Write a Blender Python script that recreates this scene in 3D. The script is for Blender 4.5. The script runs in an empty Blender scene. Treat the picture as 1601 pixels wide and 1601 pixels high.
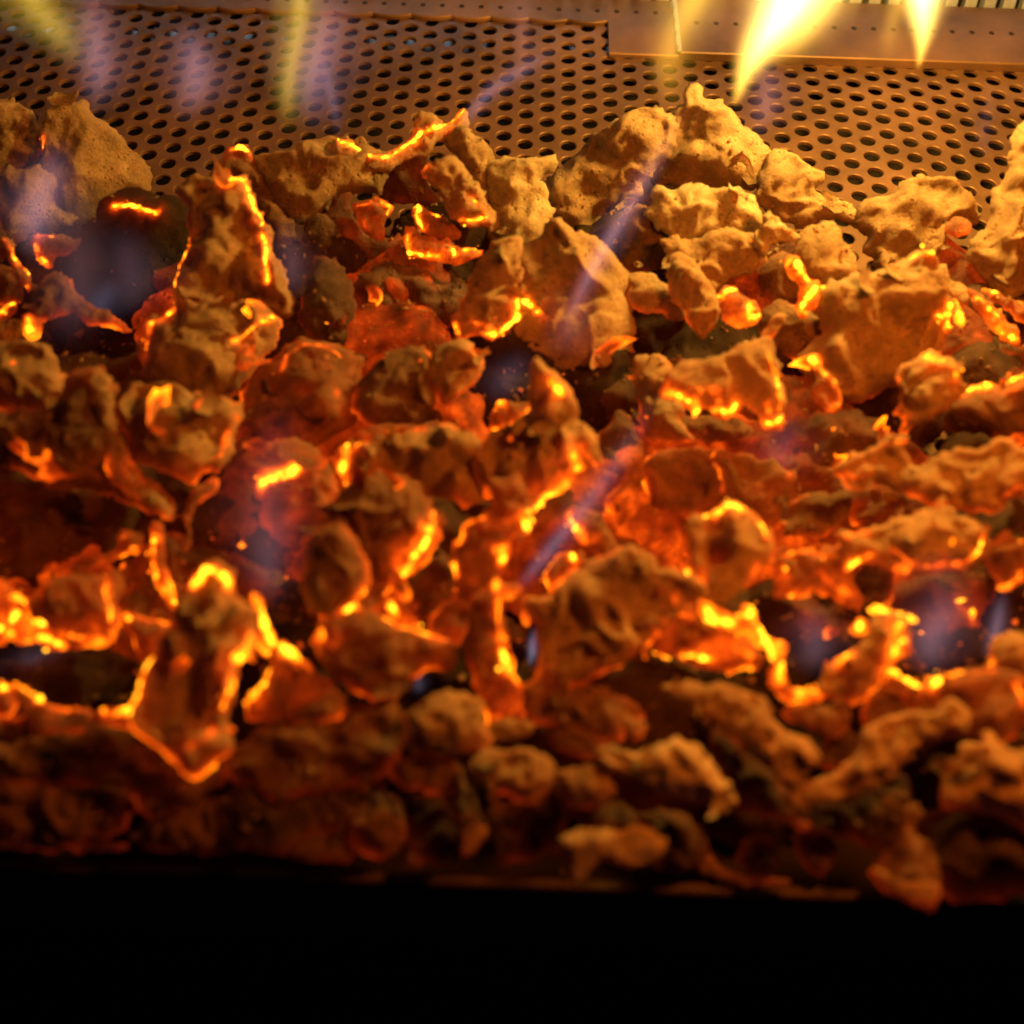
import bpy, bmesh, math, random
import numpy as np
from mathutils import Vector, Matrix, noise as mn

random.seed(7); rng = np.random.default_rng(7)
MM = 0.001
sc = bpy.context.scene
C = sc.collection

# ------------------------------------------------------------------ camera
W = 1601.0; F = 1800.0                      # the photograph's width and focal length in its own pixels
CAMH = 142.0                                # mm above the perforated plate
PITCH, ROLL = math.radians(53.8), math.radians(2.0)
RC = Matrix.Rotation(math.pi / 2 - PITCH, 3, 'X') @ Matrix.Rotation(ROLL, 3, 'Z')
RCn = np.array(RC)
CAM = np.array([0.0, 0.0, CAMH])
cd = bpy.data.cameras.new('camera'); cam = bpy.data.objects.new('camera', cd); C.objects.link(cam)
cam.matrix_world = Matrix.Translation(Vector(CAM) * MM) @ RC.to_4x4()
cd.sensor_width = 36; cd.lens = 36 * F / W; cd.clip_start = 0.002; cd.clip_end = 10
cd.dof.use_dof = True; cd.dof.focus_distance = 0.222; cd.dof.aperture_fstop = cd.lens / 2.9
sc.camera = cam

# ------------------------------------------------------------------ world, lamps, exposure
w = bpy.data.worlds.new('World'); sc.world = w; w.use_nodes = True
w.node_tree.nodes['Background'].inputs[0].default_value = (0.35, 0.45, 0.7, 1)
w.node_tree.nodes['Background'].inputs[1].default_value = 0.004
def lamp(name, loc, col, power, rad):
    l = bpy.data.lights.new(name, 'POINT'); l.color = col; l.energy = power; l.shadow_soft_size = rad * MM
    o = bpy.data.objects.new(name, l); C.objects.link(o); o.location = Vector(loc) * MM; return o
FIRE = (1.0, 0.31, 0.02)
lamp('flame_and_fill_light', (62, 174, 72), (1.0, 0.46, 0.06), 0.45, 8)       # the tall flames that go on above the frame
lamp('flame_and_fill_light', (92, 196, 78), (1.0, 0.45, 0.05), 0.15, 10)
lamp('flame_and_fill_light', (-70, 195, 70), FIRE, 0.04, 10)
lamp('flame_and_fill_light', (66, 84, 100), (1.0, 0.18, 0.008), 0.25, 7)  # added fill that brightens the front lumps, like ember light off the hood
al = bpy.data.lights.new('cool_light', 'AREA'); al.shape = 'RECTANGLE'; al.size = 0.3; al.size_y = 0.006
al.color = (0.75, 0.9, 1.0); al.energy = 0.03; al.spread = math.radians(5)
ao = bpy.data.objects.new('cool_light', al); C.objects.link(ao); ao.location = (0, 0.2545, 0.09)
vs = sc.view_settings
vs.view_transform = 'Standard'; vs.look = 'None'; vs.exposure = 0.6; vs.gamma = 1
cy = sc.cycles
cy.use_denoising = True; cy.use_adaptive_sampling = True; cy.adaptive_threshold = 0.03; cy.max_bounces = 4; cy.diffuse_bounces = 3; cy.volume_bounces = 0
cy.transparent_max_bounces = 12; cy.sample_clamp_indirect = 6; cy.volume_step_rate = 1.0

# ------------------------------------------------------------------ pixel helpers
def ray(px, py):
    px = np.asarray(px, float); py = np.asarray(py, float)
    d = np.stack([(px - W / 2) / F, (W / 2 - py) / F, -np.ones_like(px)], -1)
    return d @ RCn.T
def at_z(px, py, z):
    d = ray(px, py); t = (z - CAMH) / d[..., 2]; return CAM + d * t[..., None]
def at_y(px, py, y):
    d = ray(px, py); t = y / d[..., 1]; return CAM + d * t[..., None]
ZONE = dict(A=(0, 0), B=(530, 0), C=(1060, 0), D=(0, 500), E=(530, 500), F=(1060, 500), G=(0, 980), H=(530, 980), I=(1060, 980))
def pts(zone, s):
    ox, oy = ZONE[zone]; k = 540 / 1601
    return np.array([[ox + float(a) * k, oy + float(b) * k] for a, b in (q.split(',') for q in s.split())])

# ------------------------------------------------------------------ materials
def mat(name):
    m = bpy.data.materials.new(name); m.use_nodes = True; nt = m.node_tree; nt.nodes.clear()
    return m, nt, nt.nodes.new('ShaderNodeOutputMaterial')
def N(nt, t, **k):
    n = nt.nodes.new(t)
    for a, v in k.items():
        if a in n.inputs: n.inputs[a].default_value = v
        else: setattr(n, a, v)
    return n
def ramp(nt, stops, interp='LINEAR'):
    n = nt.nodes.new('ShaderNodeValToRGB'); e = n.color_ramp.elements; n.color_ramp.interpolation = interp
    e[0].position = stops[0][0]; e[1].position = stops[-1][0]
    for p, c in stops[1:-1]: e.new(p)
    for q, (p, c) in zip(sorted(e, key=lambda k: k.position), stops): q.color = (*c, 1)
    return n
def math_n(nt, op, a, b=None):
    n = N(nt, 'ShaderNodeMath', operation=op)
    for i, v in enumerate((a, b)):
        if v is None: continue
        if isinstance(v, (int, float)): n.inputs[i].default_value = v
        else: nt.links.new(v, n.inputs[i])
    return n.outputs[0]
HEAT = [(0.0, (0, 0, 0)), (0.10, (0.024, 0.0014, 0.0001)), (0.20, (0.09, 0.005, 0.0003)), (0.32, (0.26, 0.016, 0.0008)), (0.48, (0.8, 0.075, 0.002)),
        (0.66, (1.6, 0.25, 0.004)), (0.82, (2.6, 0.6, 0.01)), (1.0, (4.0, 1.5, 0.04))]

def ember_material():
    m, nt, out = mat('ember_mineral'); L = nt.links.new; m.cycles.emission_sampling = 'NONE'
    tc = N(nt, 'ShaderNodeTexCoord'); oi = N(nt, 'ShaderNodeObjectInfo')
    n1 = N(nt, 'ShaderNodeTexNoise', Scale=230.0, Detail=6.0, Roughness=0.62); L(tc.outputs['Object'], n1.inputs['Vector'])
    n2 = N(nt, 'ShaderNodeTexNoise', Scale=1900.0, Detail=6.0, Roughness=0.7); L(tc.outputs['Object'], n2.inputs['Vector'])
    vo = N(nt, 'ShaderNodeTexVoronoi', Scale=1050.0); L(tc.outputs['Object'], vo.inputs['Vector'])
    pit = N(nt, 'ShaderNodeMapRange'); L(vo.outputs['Distance'], pit.inputs[0])
    pit.inputs[1].default_value = 0.10; pit.inputs[2].default_value = 0.34
    sel = N(nt, 'ShaderNodeMapRange'); L(n1.outputs['Fac'], sel.inputs[0])
    sel.inputs[1].default_value = 0.46; sel.inputs[2].default_value = 0.60
    pm = math_n(nt, 'MULTIPLY', math_n(nt, 'SUBTRACT', 1.0, pit.outputs[0]), sel.outputs[0])
    cr = ramp(nt, [(0.28, (0.42, 0.42, 0.42)), (0.5, (0.76, 0.76, 0.76)), (0.72, (1, 1, 1))]); L(n1.outputs['Fac'], cr.inputs[0])
    cr2 = ramp(nt, [(0.25, (0.62, 0.62, 0.62)), (0.7, (1, 1, 1))]); L(n2.outputs['Fac'], cr2.inputs[0])
    mx = N(nt, 'ShaderNodeMix', data_type='RGBA', blend_type='MULTIPLY'); mx.inputs[0].default_value = 1
    L(cr.outputs[0], mx.inputs[6]); L(cr2.outputs[0], mx.inputs[7])
    mx2 = N(nt, 'ShaderNodeMix', data_type='RGBA', blend_type='MULTIPLY'); mx2.inputs[0].default_value = 1
    L(mx.outputs[2], mx2.inputs[6]); L(oi.outputs['Color'], mx2.inputs[7])
    mx3 = N(nt, 'ShaderNodeMix', data_type='RGBA', blend_type='MULTIPLY'); L(math_n(nt, 'MULTIPLY', pm, 0.65), mx3.inputs[0])
    L(mx2.outputs[2], mx3.inputs[6]); mx3.inputs[7].default_value = (0.2, 0.17, 0.15, 1)
    at = N(nt, 'ShaderNodeAttribute', attribute_name='ember_heat')
    hm = N(nt, 'ShaderNodeMapRange'); L(n1.outputs['Fac'], hm.inputs[0])
    hm.inputs[1].default_value = 0.3; hm.inputs[2].default_value = 0.7; hm.inputs[3].default_value = 0.62; hm.inputs[4].default_value = 1.2
    hm2 = N(nt, 'ShaderNodeMapRange'); L(n2.outputs['Fac'], hm2.inputs[0])
    hm2.inputs[1].default_value = 0.3; hm2.inputs[2].default_value = 0.7; hm2.inputs[3].default_value = 0.82; hm2.inputs[4].default_value = 1.12
    h = math_n(nt, 'MULTIPLY', math_n(nt, 'MULTIPLY', at.outputs['Fac'], hm.outputs[0]), hm2.outputs[0])
    hr = ramp(nt, HEAT); L(h, hr.inputs[0])
    b = N(nt, 'ShaderNodeBsdfPrincipled', Roughness=0.92); b.inputs['Subsurface Weight'].default_value = 0.35; b.inputs['Subsurface Radius'].default_value = (1, .35, .12); b.inputs['Subsurface Scale'].default_value = 0.0016; b.inputs['Specular IOR Level'].default_value = 0.15
    bu = N(nt, 'ShaderNodeBump', Strength=0.9, Distance=0.0008)
    hh = math_n(nt, 'SUBTRACT', math_n(nt, 'ADD', n2.outputs['Fac'], math_n(nt, 'MULTIPLY', n1.outputs['Fac'], 0.7)), math_n(nt, 'MULTIPLY', pm, 0.9))
    L(hh, bu.inputs['Height']); L(bu.outputs[0], b.inputs['Normal'])
    L(mx3.outputs[2], b.inputs['Base Color']); L(hr.outputs[0], b.inputs['Emission Color']); b.inputs['Emission Strength'].default_value = 1
    L(b.outputs[0], out.inputs[0]); return m
def edge_material():
    m, nt, out = mat('glowing_edge'); L = nt.links.new
    at = N(nt, 'ShaderNodeAttribute', attribute_name='ember_heat')
    hr = ramp(nt, HEAT); L(at.outputs['Fac'], hr.inputs[0])
    b = N(nt, 'ShaderNodeBsdfPrincipled', Roughness=0.9); b.inputs['Base Color'].default_value = (0.3, 0.2, 0.13, 1)
    L(hr.outputs[0], b.inputs['Emission Color']); b.inputs['Emission Strength'].default_value = 1
    L(b.outputs[0], out.inputs[0]); return m
def plain(name, col, rough=0.6, metal=0.0, nscale=300, var=0.25, bump=0.2):
    m, nt, out = mat(name); L = nt.links.new
    tc = N(nt, 'ShaderNodeTexCoord')
    n = N(nt, 'ShaderNodeTexNoise', Scale=float(nscale), Detail=6.0, Roughness=0.65); L(tc.outputs['Object'], n.inputs['Vector'])
    lo = tuple(c * (1 - var) for c in col); hi = tuple(min(1, c * (1 + var)) for c in col)
    cr = ramp(nt, [(0.3, lo), (0.7, hi)]); L(n.outputs['Fac'], cr.inputs[0])
    b = N(nt, 'ShaderNodeBsdfPrincipled', Roughness=rough, Metallic=metal)
    L(cr.outputs[0], b.inputs['Base Color'])
    rr = N(nt, 'ShaderNodeMapRange'); L(n.outputs['Fac'], rr.inputs[0]); rr.inputs[3].default_value = max(0.05, rough - 0.15); rr.inputs[4].default_value = min(1, rough + 0.15)
    L(rr.outputs[0], b.inputs['Roughness'])
    bu = N(nt, 'ShaderNodeBump', Strength=bump, Distance=0.0002); L(n.outputs['Fac'], bu.inputs['Height']); L(bu.outputs[0], b.inputs['Normal'])
    L(b.outputs[0], out.inputs[0]); return m
M_EMBER = ember_material(); M_EDGE = edge_material()
M_PLATE = plain('heat_tinted_steel', (0.155, 0.09, 0.06), 0.5, 0.35, 34, 0.6, 0.12)
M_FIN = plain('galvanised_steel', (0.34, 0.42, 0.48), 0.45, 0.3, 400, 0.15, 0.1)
M_BLACK = plain('shaded_black', (0.0022, 0.002, 0.002), 0.85, 0.0, 300, 0.3, 0.2)  # black metal, with the ledge's unlit shade put into the colour
M_RIM = plain('sooty_steel', (0.07, 0.05, 0.04), 0.7, 0.2, 500, 0.4, 0.3)
M_DARK = plain('gap_dark', (0.012, 0.01, 0.01), 0.9, 0.0, 200, 0.3, 0.2)  # near-black stands in for darkness in vent holes, fin gaps and the box

# ------------------------------------------------------------------ object helpers
def mesh_obj(name, v, f, m, parent=None, smooth=False):
    me = bpy.data.meshes.new(name); me.from_pydata((np.asarray(v) * MM).tolist(), [], f); me.update()
    me.materials.append(m)
    if smooth: me.polygons.foreach_set('use_smooth', [True] * len(me.polygons))
    o = bpy.data.objects.new(name, me); C.objects.link(o)
    if parent is not None: o.parent = parent
    return o
def tag(o, label=None, cat=None, group=None, kind=None):
    for k, v in (('label', label), ('category', cat), ('group', group), ('kind', kind)):
        if v: o[k] = v
    return o
def recentre(o, c):
    """put the origin of a mesh at point c (mm) so that its own coordinates are local"""
    c = Vector(c) * MM
    o.data.transform(Matrix.Translation(-c)); o.location = c
def box(x0, x1, y0, y1, z0, z1, bev=0.0):
    bm = bmesh.new(); bmesh.ops.create_cube(bm, size=1)
    for v in bm.verts: v.co = Vector(((x0 + x1) / 2 + v.co.x * (x1 - x0), (y0 + y1) / 2 + v.co.y * (y1 - y0), (z0 + z1) / 2 + v.co.z * (z1 - z0)))
    if bev: bmesh.ops.bevel(bm, geom=bm.edges[:], offset=bev, segments=2, affect='EDGES', profile=0.6)
    v = [tuple(q.co) for q in bm.verts]; bm.verts.index_update(); f = [[q.index for q in p.verts] for p in bm.faces]; bm.free(); return v, f

# ------------------------------------------------------------------ burner tray
PIT = 5.0; CS = PIT * 0.8660; HR = 1.55; PT = 0.8
XS = np.arange(-31, 32) * CS
Y0, Y1 = 70.0, 249.0
def perforated():
    v = []; f = []; n = 16
    ang = np.arange(n) * 2 * math.pi / n
    for ci, x in enumerate(XS):
        off = PIT / 2 if ci % 2 else 0
        for y in np.arange(Y0 + PIT / 2 + off, Y1 - PIT, PIT):
            b = len(v)
            jr = HR * (1 + random.uniform(-.03, .03))
            # square outline (walk round it in n points), bevelled lip, hole wall
            for r, z in ((None, 0.0), (jr * 1.13, 0.0), (jr, -0.16), (jr, -PT)):
                for a in ang:
                    ca, sa = math.cos(a), math.sin(a)
                    if r is None:
                        k = 1 / max(abs(ca), abs(sa)); v.append((x + ca * k * CS / 2, y + sa * k * PIT / 2, z))
                    else: v.append((x + ca * r, y + sa * r, z))
            for k in range(3):
                for i in range(n):
                    j = (i + 1) % n
                    f.append((b + k * n + i, b + k * n + j, b + (k + 1) * n + j, b + (k + 1) * n + i))
    return v, f
v, f = perforated()
plate = mesh_obj('burner_plate', v, f, M_PLATE)
tag(plate, 'brown heat-tinted perforated burner plate with staggered round holes under the embers', 'burner plate')
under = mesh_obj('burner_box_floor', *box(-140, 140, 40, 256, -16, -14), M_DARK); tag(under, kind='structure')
# solid cover strips at the rear
def strip(x0, x1, yf, yb, z0, z1, scallop=False):
    v = []; f = []; n = max(8, int((x1 - x0) / 0.5)); prof = [(yf, z0), (yf, z1 - 0.25), (yf + 0.25, z1), (yb, z1), (yb, z0)]
    for i in range(n + 1):
        x = x0 + (x1 - x0) * i / n
        for k, (y, z) in enumerate(prof):
            if scallop and k < 3: y = y - 1.1 * abs(math.sin((x / CS) * math.pi / 2)) ** 0.7
            v.append((x, y, z))
    m = len(prof)
    for i in range(n):
        for k in range(m):
            j = (k + 1) % m; f.append((i * m + k, i * m + j, (i + 1) * m + j, (i + 1) * m + k))
    f.append(tuple(range(m))[::-1]); f.append(tuple(n * m + k for k in range(m))); return v, f
XA = float(at_z(951, 60, 0)[0]); XB = float(at_z(1057, 45, 0)[0])
def punch_row(parent, x0, x1, y, z):
    for x in XS + CS / 2:
        if x0 + 1 < x < x1 - 1:
            a = np.arange(12) * math.pi / 6
            vv = [(x + math.cos(t) * 0.62, y + math.sin(t) * 0.75, z) for t in a]
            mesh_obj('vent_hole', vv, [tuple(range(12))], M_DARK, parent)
s1 = mesh_obj('cover_strip', *strip(-136, XA, 239.0, 247.8, 0.05, 1.0, True), M_PLATE); recentre(s1, (-60, 244, 0.05))
tag(s1, 'long thin brown steel strip with scalloped front edge along the rear of the plate', 'metal strip')
s2 = mesh_obj('cover_strip', *strip(XA, XB, 226.2, 247.8, 0.05, 1.02), M_PLATE); recentre(s2, ((XA + XB) / 2, 238, 0.05))
tag(s2, 'short plain brown steel strip between the scalloped strip and the raised one', 'metal strip')
s3 = mesh_obj('cover_strip', *strip(XB, 136, 226.0, 247.8, 0.05, 2.0), M_PLATE); recentre(s3, (80, 238, 0.05))
tag(s3, 'wide raised brown steel strip behind the right part of the perforated plate', 'metal strip')
def rel(o, fn):
    before = set(bpy.data.objects); fn()
    for q in set(bpy.data.objects) - before: q.location = -o.location
rel(s1, lambda: punch_row(s1, -136, XA, 242.6, 1.006)); rel(s2, lambda: punch_row(s2, XA, XB, 242.6, 1.026)); rel(s3, lambda: punch_row(s3, XB, 136, 237.5, 2.006))
# edge of the raised strip, its glint built as a pale wavy sliver
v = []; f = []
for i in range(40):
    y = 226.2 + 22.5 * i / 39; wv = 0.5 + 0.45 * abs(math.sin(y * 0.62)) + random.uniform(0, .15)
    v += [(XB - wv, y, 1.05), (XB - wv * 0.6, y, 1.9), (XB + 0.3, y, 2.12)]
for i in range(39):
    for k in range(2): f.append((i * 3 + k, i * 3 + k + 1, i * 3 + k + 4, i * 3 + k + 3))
e = mesh_obj('glint_edge', v, f, M_FIN, s3); e.location = -s3.location; e['label'] = 'bright steel edge with its glint'
# rear grille of upright fins
g = bpy.data.objects.new('rear_grille', None); C.objects.link(g); g.location = (0, 0.2490, 0)
tag(g, 'row of upright pale grey steel fins along the rear edge of the burner', 'grille')
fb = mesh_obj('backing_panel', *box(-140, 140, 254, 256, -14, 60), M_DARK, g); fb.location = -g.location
fv, ff = box(-1.35, 1.35, -0.6, 2.6, -2, 40, 0.35)
fin0 = None
for x in XS:
    if fin0 is None: o = fin0 = mesh_obj('fin', fv, ff, M_FIN, g)
    else: o = fin0.copy(); C.objects.link(o)
    o.location = (x * MM, 0, 0); o.rotation_euler = (math.radians(-14), 0, math.radians(random.uniform(-6, 6)))
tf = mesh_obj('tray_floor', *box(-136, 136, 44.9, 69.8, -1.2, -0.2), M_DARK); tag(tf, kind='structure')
# front wall of the tray and the black ledge before it
yl = 43.6
r0 = mesh_obj('tray_front_rim', *strip(-136, 136, yl, yl + 1.2, -30, 9.0), M_RIM); recentre(r0, (0, yl, 0))
tag(r0, 'dark sooty steel rim along the front of the ember tray', 'tray rim')
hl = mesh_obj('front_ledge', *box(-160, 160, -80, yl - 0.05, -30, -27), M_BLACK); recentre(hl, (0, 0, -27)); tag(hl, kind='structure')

# ------------------------------------------------------------------ ember lumps
def resample(p, step, closed=True):
    q = np.vstack([p, p[:1]]) if closed else p
    d = np.hypot(*np.diff(q, axis=0).T); s = np.concatenate([[0], np.cumsum(d)])
    n = max(3 if closed else 2, int(s[-1] / step)); t = np.linspace(0, s[-1], n + 1)
    if closed: t = t[:-1]
    return np.stack([np.interp(t, s, q[:, 0]), np.interp(t, s, q[:, 1])], 1)
def chaikin(p):
    n = np.roll(p, -1, 0); return np.stack([0.78 * p + 0.22 * n, 0.22 * p + 0.78 * n], 1).reshape(-1, 2)
def seg_dist(P, poly, want=False):
    a = poly; b = np.roll(poly, -1, 0); ab = b - a; L2 = (ab ** 2).sum(1) + 1e-9
    best = np.full(len(P), 1e9); near = np.zeros_like(P); inside = np.zeros(len(P), bool)
    for i in range(len(a)):
        ap = P - a[i]; t = np.clip((ap @ ab[i]) / L2[i], 0, 1); c = a[i] + t[:, None] * ab[i]
        d = np.hypot(P[:, 0] - c[:, 0], P[:, 1] - c[:, 1]); m = d < best; best[m] = d[m]; near[m] = c[m]
        y0, y1 = a[i, 1], b[i, 1]
        if y0 != y1:
            cond = (P[:, 1] < max(y0, y1)) & (P[:, 1] >= min(y0, y1))
            inside ^= cond & (P[:, 0] < a[i, 0] + (P[:, 1] - y0) / (y1 - y0) * ab[i, 0])
    return best, near, inside
def nz(P, s, seed, octv=3):
    o = Vector((seed * 3.17, seed * 1.31, seed * 2.71))
    return np.array([mn.fractal(Vector(p) * s + o, 0.9, 2.0, octv) for p in P])
def ridged(P, s, seed):
    o = Vector((seed * 1.17, seed * 5.31, seed * 0.71))
    return np.array([1 - abs(mn.noise(Vector(p) * s + o)) * 2 for p in P])
TINT = dict(o=(0.62, 0.48, 0.34), w=(0.80, 0.70, 0.52), r=(0.33, 0.22, 0.17), d=(0.15, 0.11, 0.10), p=(0.17, 0.13, 0.13), k=(0.06, 0.047, 0.043))  # darker tints also put the shade of hollows into the ash colour
LEVEL = dict(s=1.0, m=0.74, r=0.5, f=0.34)
count = 0
def lump(poly, z, label=None, strokes=(), tint='o', th=1.0, bh=0.0, hol=0.0, fuzz=0.0, pit=None, group=None, name='ember_lump', step=None, fold=1.0, kind=None, flakes=None):
    global count; count += 1; seed = count; random.seed(seed * 31 + 7)
    cpx = poly.mean(0)
    poly = cpx + (poly - cpx) * (1.11 if cpx[1] > 420 else 1.07)
    if step is None: step = 4.6 if cpx[1] < 1050 else 6.0
    P = resample(chaikin(poly), 4.5)
    # ragged outline
    jit = np.array([[mn.noise(Vector((q[0] * .045, q[1] * .045, seed))) + .6 * mn.noise(Vector((q[0] * .13, q[1] * .13, seed + 9))),
                     mn.noise(Vector((q[0] * .045, q[1] * .045, seed + 40))) + .6 * mn.noise(Vector((q[0] * .13, q[1] * .13, seed + 77)))] for q in P])
    size = math.sqrt(np.ptp(P[:, 0]) * np.ptp(P[:, 1]))
    tooth = np.array([[mn.noise(Vector((q[0] * .30, q[1] * .30, seed + 5))), mn.noise(Vector((q[0] * .30, q[1] * .30, seed + 55)))] for q in P])
    P = P + (jit * min(8.0, size * 0.07) + tooth * min(4.5, size * .045)) * (1 + .6 * fuzz)
    # grid snapped to the outline
    lo = P.min(0) - step; hi = P.max(0) + step
    st = min(step, size / 9)
    nx = int((hi[0] - lo[0]) / st) + 2; ny = int((hi[1] - lo[1]) / st) + 2
    gx, gy = np.meshgrid(lo[0] + np.arange(nx) * st, lo[1] + np.arange(ny) * st)
    G = np.stack([gx.ravel(), gy.ravel()], 1)
    D, near, ins = seg_dist(G, P)
    ins &= D > 0.3 * st
    id_ = np.arange(nx * ny).reshape(ny, nx)
    q = np.stack([id_[:-1, :-1], id_[:-1, 1:], id_[1:, 1:], id_[1:, :-1]], -1).reshape(-1, 4)
    q = q[ins[q].any(1)]
    used = np.unique(q); remap = -np.ones(nx * ny, int); remap[used] = np.arange(len(used)); q = remap[q]
    X = np.where(ins[used][:, None], G[used], near[used]); D = np.where(ins[used], D[used], 0.0); inside = ins[used]
    R = D.max() + 1e-6
    c3 = at_z(cpx[0], cpx[1], z); dist = np.linalg.norm(c3 - CAM); mmpp = dist / F
    to_cam = (CAM - c3) / dist
    nrm = to_cam * 0.8 + np.array([0, 0, .28]) + rng.normal(0, .10, 3); nrm /= np.linalg.norm(nrm)
    d = ray(X[:, 0], X[:, 1]); t = ((c3 - CAM) @ nrm) / (d @ nrm); base = CAM + d * t[:, None]
    # rounded profile, smoothed
    Re = max(R, 8)
    u = np.clip(D / Re, 0, 1); h = np.sqrt(1 - (1 - u) ** 2)
    E = np.vstack([q[:, [0, 1]], q[:, [1, 2]], q[:, [2, 3]], q[:, [3, 0]]]); E = np.vstack([E, E[:, ::-1]])
    deg = np.bincount(E[:, 0], minlength=len(X))
    for _ in range(int(6 + R / st * 0.8)):
        s = np.bincount(E[:, 0], weights=h[E[:, 1]], minlength=len(X)) / deg; h = np.where(inside, 0.5 * h + 0.5 * s, 0)
    Rm = R * mmpp
    edge = np.clip(D / (0.35 * Re), 0, 1)
    ax = rng.normal(0, 1, 3); ax /= np.linalg.norm(ax)
    kw = 1.0 / max(Rm, 2.2)
    warp = np.stack([nz(base, 0.8 * kw, seed + 400, 2), nz(base, 0.8 * kw, seed + 430, 2), nz(base, 0.8 * kw, seed + 460, 2)], 1) * (0.75 / kw)
    stretch = base + warp + np.outer((base + warp) @ ax, ax) * -0.6       # folds run along a random axis
    lowf = nz(base, 0.85 * kw, seed, 2)
    rg = np.clip(ridged(stretch, 0.8 * kw, seed), -.4, 1); rg = np.sign(rg) * np.abs(rg) ** 1.5
    rg2 = np.clip(ridged(stretch, 2.4 * kw, seed + 30), -.4, 1)
    mid = nz(base, 0.42, seed + 60, 3); fine = nz(base, 1.3, seed + 90, 2)
    tq = (nz(base + warp * .6, 0.55 * kw, seed + 500, 2) + base @ ax * kw * 0.35) * 2.6
    fr = tq - np.floor(tq); terr = (np.floor(tq) + np.clip((fr - .72) / .28, 0, 1)) - tq      # broken, flaky layers
    lip = np.exp(-((u - 0.13) / 0.09) ** 2) * np.clip(0.3 + 1.6 * nz(base, 0.5 * kw, seed + 540, 2), 0, 1)
    hf = h * Rm * th * (0.70 + 0.55 * lowf)
    hf += edge * (fold * Rm * (0.34 * (rg - 0.35) + 0.06 * (rg2 - 0.4) + 0.12 * (terr + .3)) + 0.34 * mid + 0.20 * (1 + 2 * fuzz) * fine)
    hf += lip * Rm * 0.26 * fold
    hf -= hol * Rm * np.clip((u - 0.25) / 0.5, 0, 1) ** 1.3
    if pit is not None:
        dd = np.hypot(X[:, 0] - pit[0], X[:, 1] - pit[1]) / pit[2]; hf -= 2.6 * pit[2] * mmpp * np.exp(-dd ** 4)
    hb = h * Rm * th * (0.8 + 0.4 * nz(base + 50, 0.7 / max(Rm, 2), seed, 2))
    hf = np.maximum(hf, -0.55 * hb)
    wob = np.stack([nz(base, 0.22, seed + 200, 2), nz(base, 0.22, seed + 230, 2), nz(base, 0.22, seed + 260, 2)], 1) * min(0.7, Rm * .12)
    front = base + wob + hf[:, None] * nrm
    back = base + wob - hb[:, None] * nrm
    # vertices: all front, then back for inside ones
    bi = np.where(inside)[0]; bmap = np.arange(len(X)); bmap[bi] = len(X) + np.arange(len(bi))
    V = np.vstack([front, back[bi]]); faces = np.vstack([q[:, ::-1], bmap[q]])
    heat = np.full(len(X), bh) * (0.8 + 0.5 * np.clip(nz(base, 0.3, seed + 300, 2), -1, 1)) if bh else np.zeros(len(X))
    # hot bed: undersides glow dull red, which also stands in for red bounce light
    amb = np.interp(cpx[1], [300, 480, 900, 1060, 1180], [0, .8, 1, 1, 0.42]) * {'r': .84, 'p': .62, 'd': .62, 'o': .72, 'w': .3, 'k': .12}[tint]
    amb = float(amb)
    if amb > 0.01:
        low = np.clip(0.5 - (base[:, 2] + hf * nrm[2] - c3[2]) / (1.6 * max(Rm, 1.5)), 0, 1)
        patch = np.clip(0.55 + 1.1 * nz(base, 0.16, seed + 700, 2), 0.08, 1.15)
        rim = np.exp(-D * mmpp / 0.95)
        heat = np.maximum(heat, amb * patch * np.maximum(0.46 * low, rim * (0.45 + 0.55 * low)) * (0.85 + 0.5 * np.clip(lowf, -1, 1)))
    lines = []
    for s_ in strokes:
        S, lev = s_[0], LEVEL[s_[1]]; wd = (s_[2] if len(s_) > 2 else 1.0); wd = wd if wd < 1 else 1 + (wd - 1) * .6
        S = resample(S, 3.0, False) if len(S) > 1 else S
        dm = np.full(len(X), 1e9)
        for p in S: dm = np.minimum(dm, np.hypot(X[:, 0] - p[0], X[:, 1] - p[1]))
        dmm = dm * mmpp
        brk = np.clip(0.70 + 1.05 * nz(base, 0.55, seed + 600, 3), 0.40, 1.15)
        if lev > .9: brk = np.maximum(brk, .66)
        amp = brk * (1.0 + 0.2 * fine)
        hs = lev * amp * (0.60 * np.exp(-(dmm / (0.36 * wd)) ** 2) + 0.56 * np.exp(-dmm / (1.5 * wd)))  # wide tail paints a soft halo of glow around the hot line
        heat = np.maximum(heat, hs) + 0.25 * np.minimum(heat, hs)
        lines.append((S, lev, wd))
    heat = np.clip(heat, 0, 1.15)
    o = mesh_obj(name, V, faces.tolist(), M_EMBER, None, True)
    at = o.data.attributes.new('ember_heat', 'FLOAT', 'POINT'); at.data.foreach_set('value', np.concatenate([heat, heat[bi]]).astype(np.float32))
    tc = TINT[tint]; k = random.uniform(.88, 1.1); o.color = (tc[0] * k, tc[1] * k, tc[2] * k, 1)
    recentre(o, c3)
    if kind: o['kind'] = kind
    tag(o, label, 'ember' if label else None, group)
    # lumpy glowing edge beads as real geometry
    for S, lev, wd in lines:
        if lev < 0.45 or len(S) < 1: continue
        pp = []; 
        for p in S:
            k = np.argmin(np.hypot(X[:, 0] - p[0], X[:, 1] - p[1])); pp.append(front[k])
        pp = np.array(pp)
        if len(pp) > 4:
            for _ in range(2): pp[1:-1] = 0.25 * pp[:-2] + 0.5 * pp[1:-1] + 0.25 * pp[2:]
        elif len(pp) == 1: pp = np.array([pp[0] - [0.25, 0, 0], pp[0], pp[0] + [0.25, 0, 0.1]])
        ns = 9; n = len(pp); v = []; fcs = []; hv = []
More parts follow.
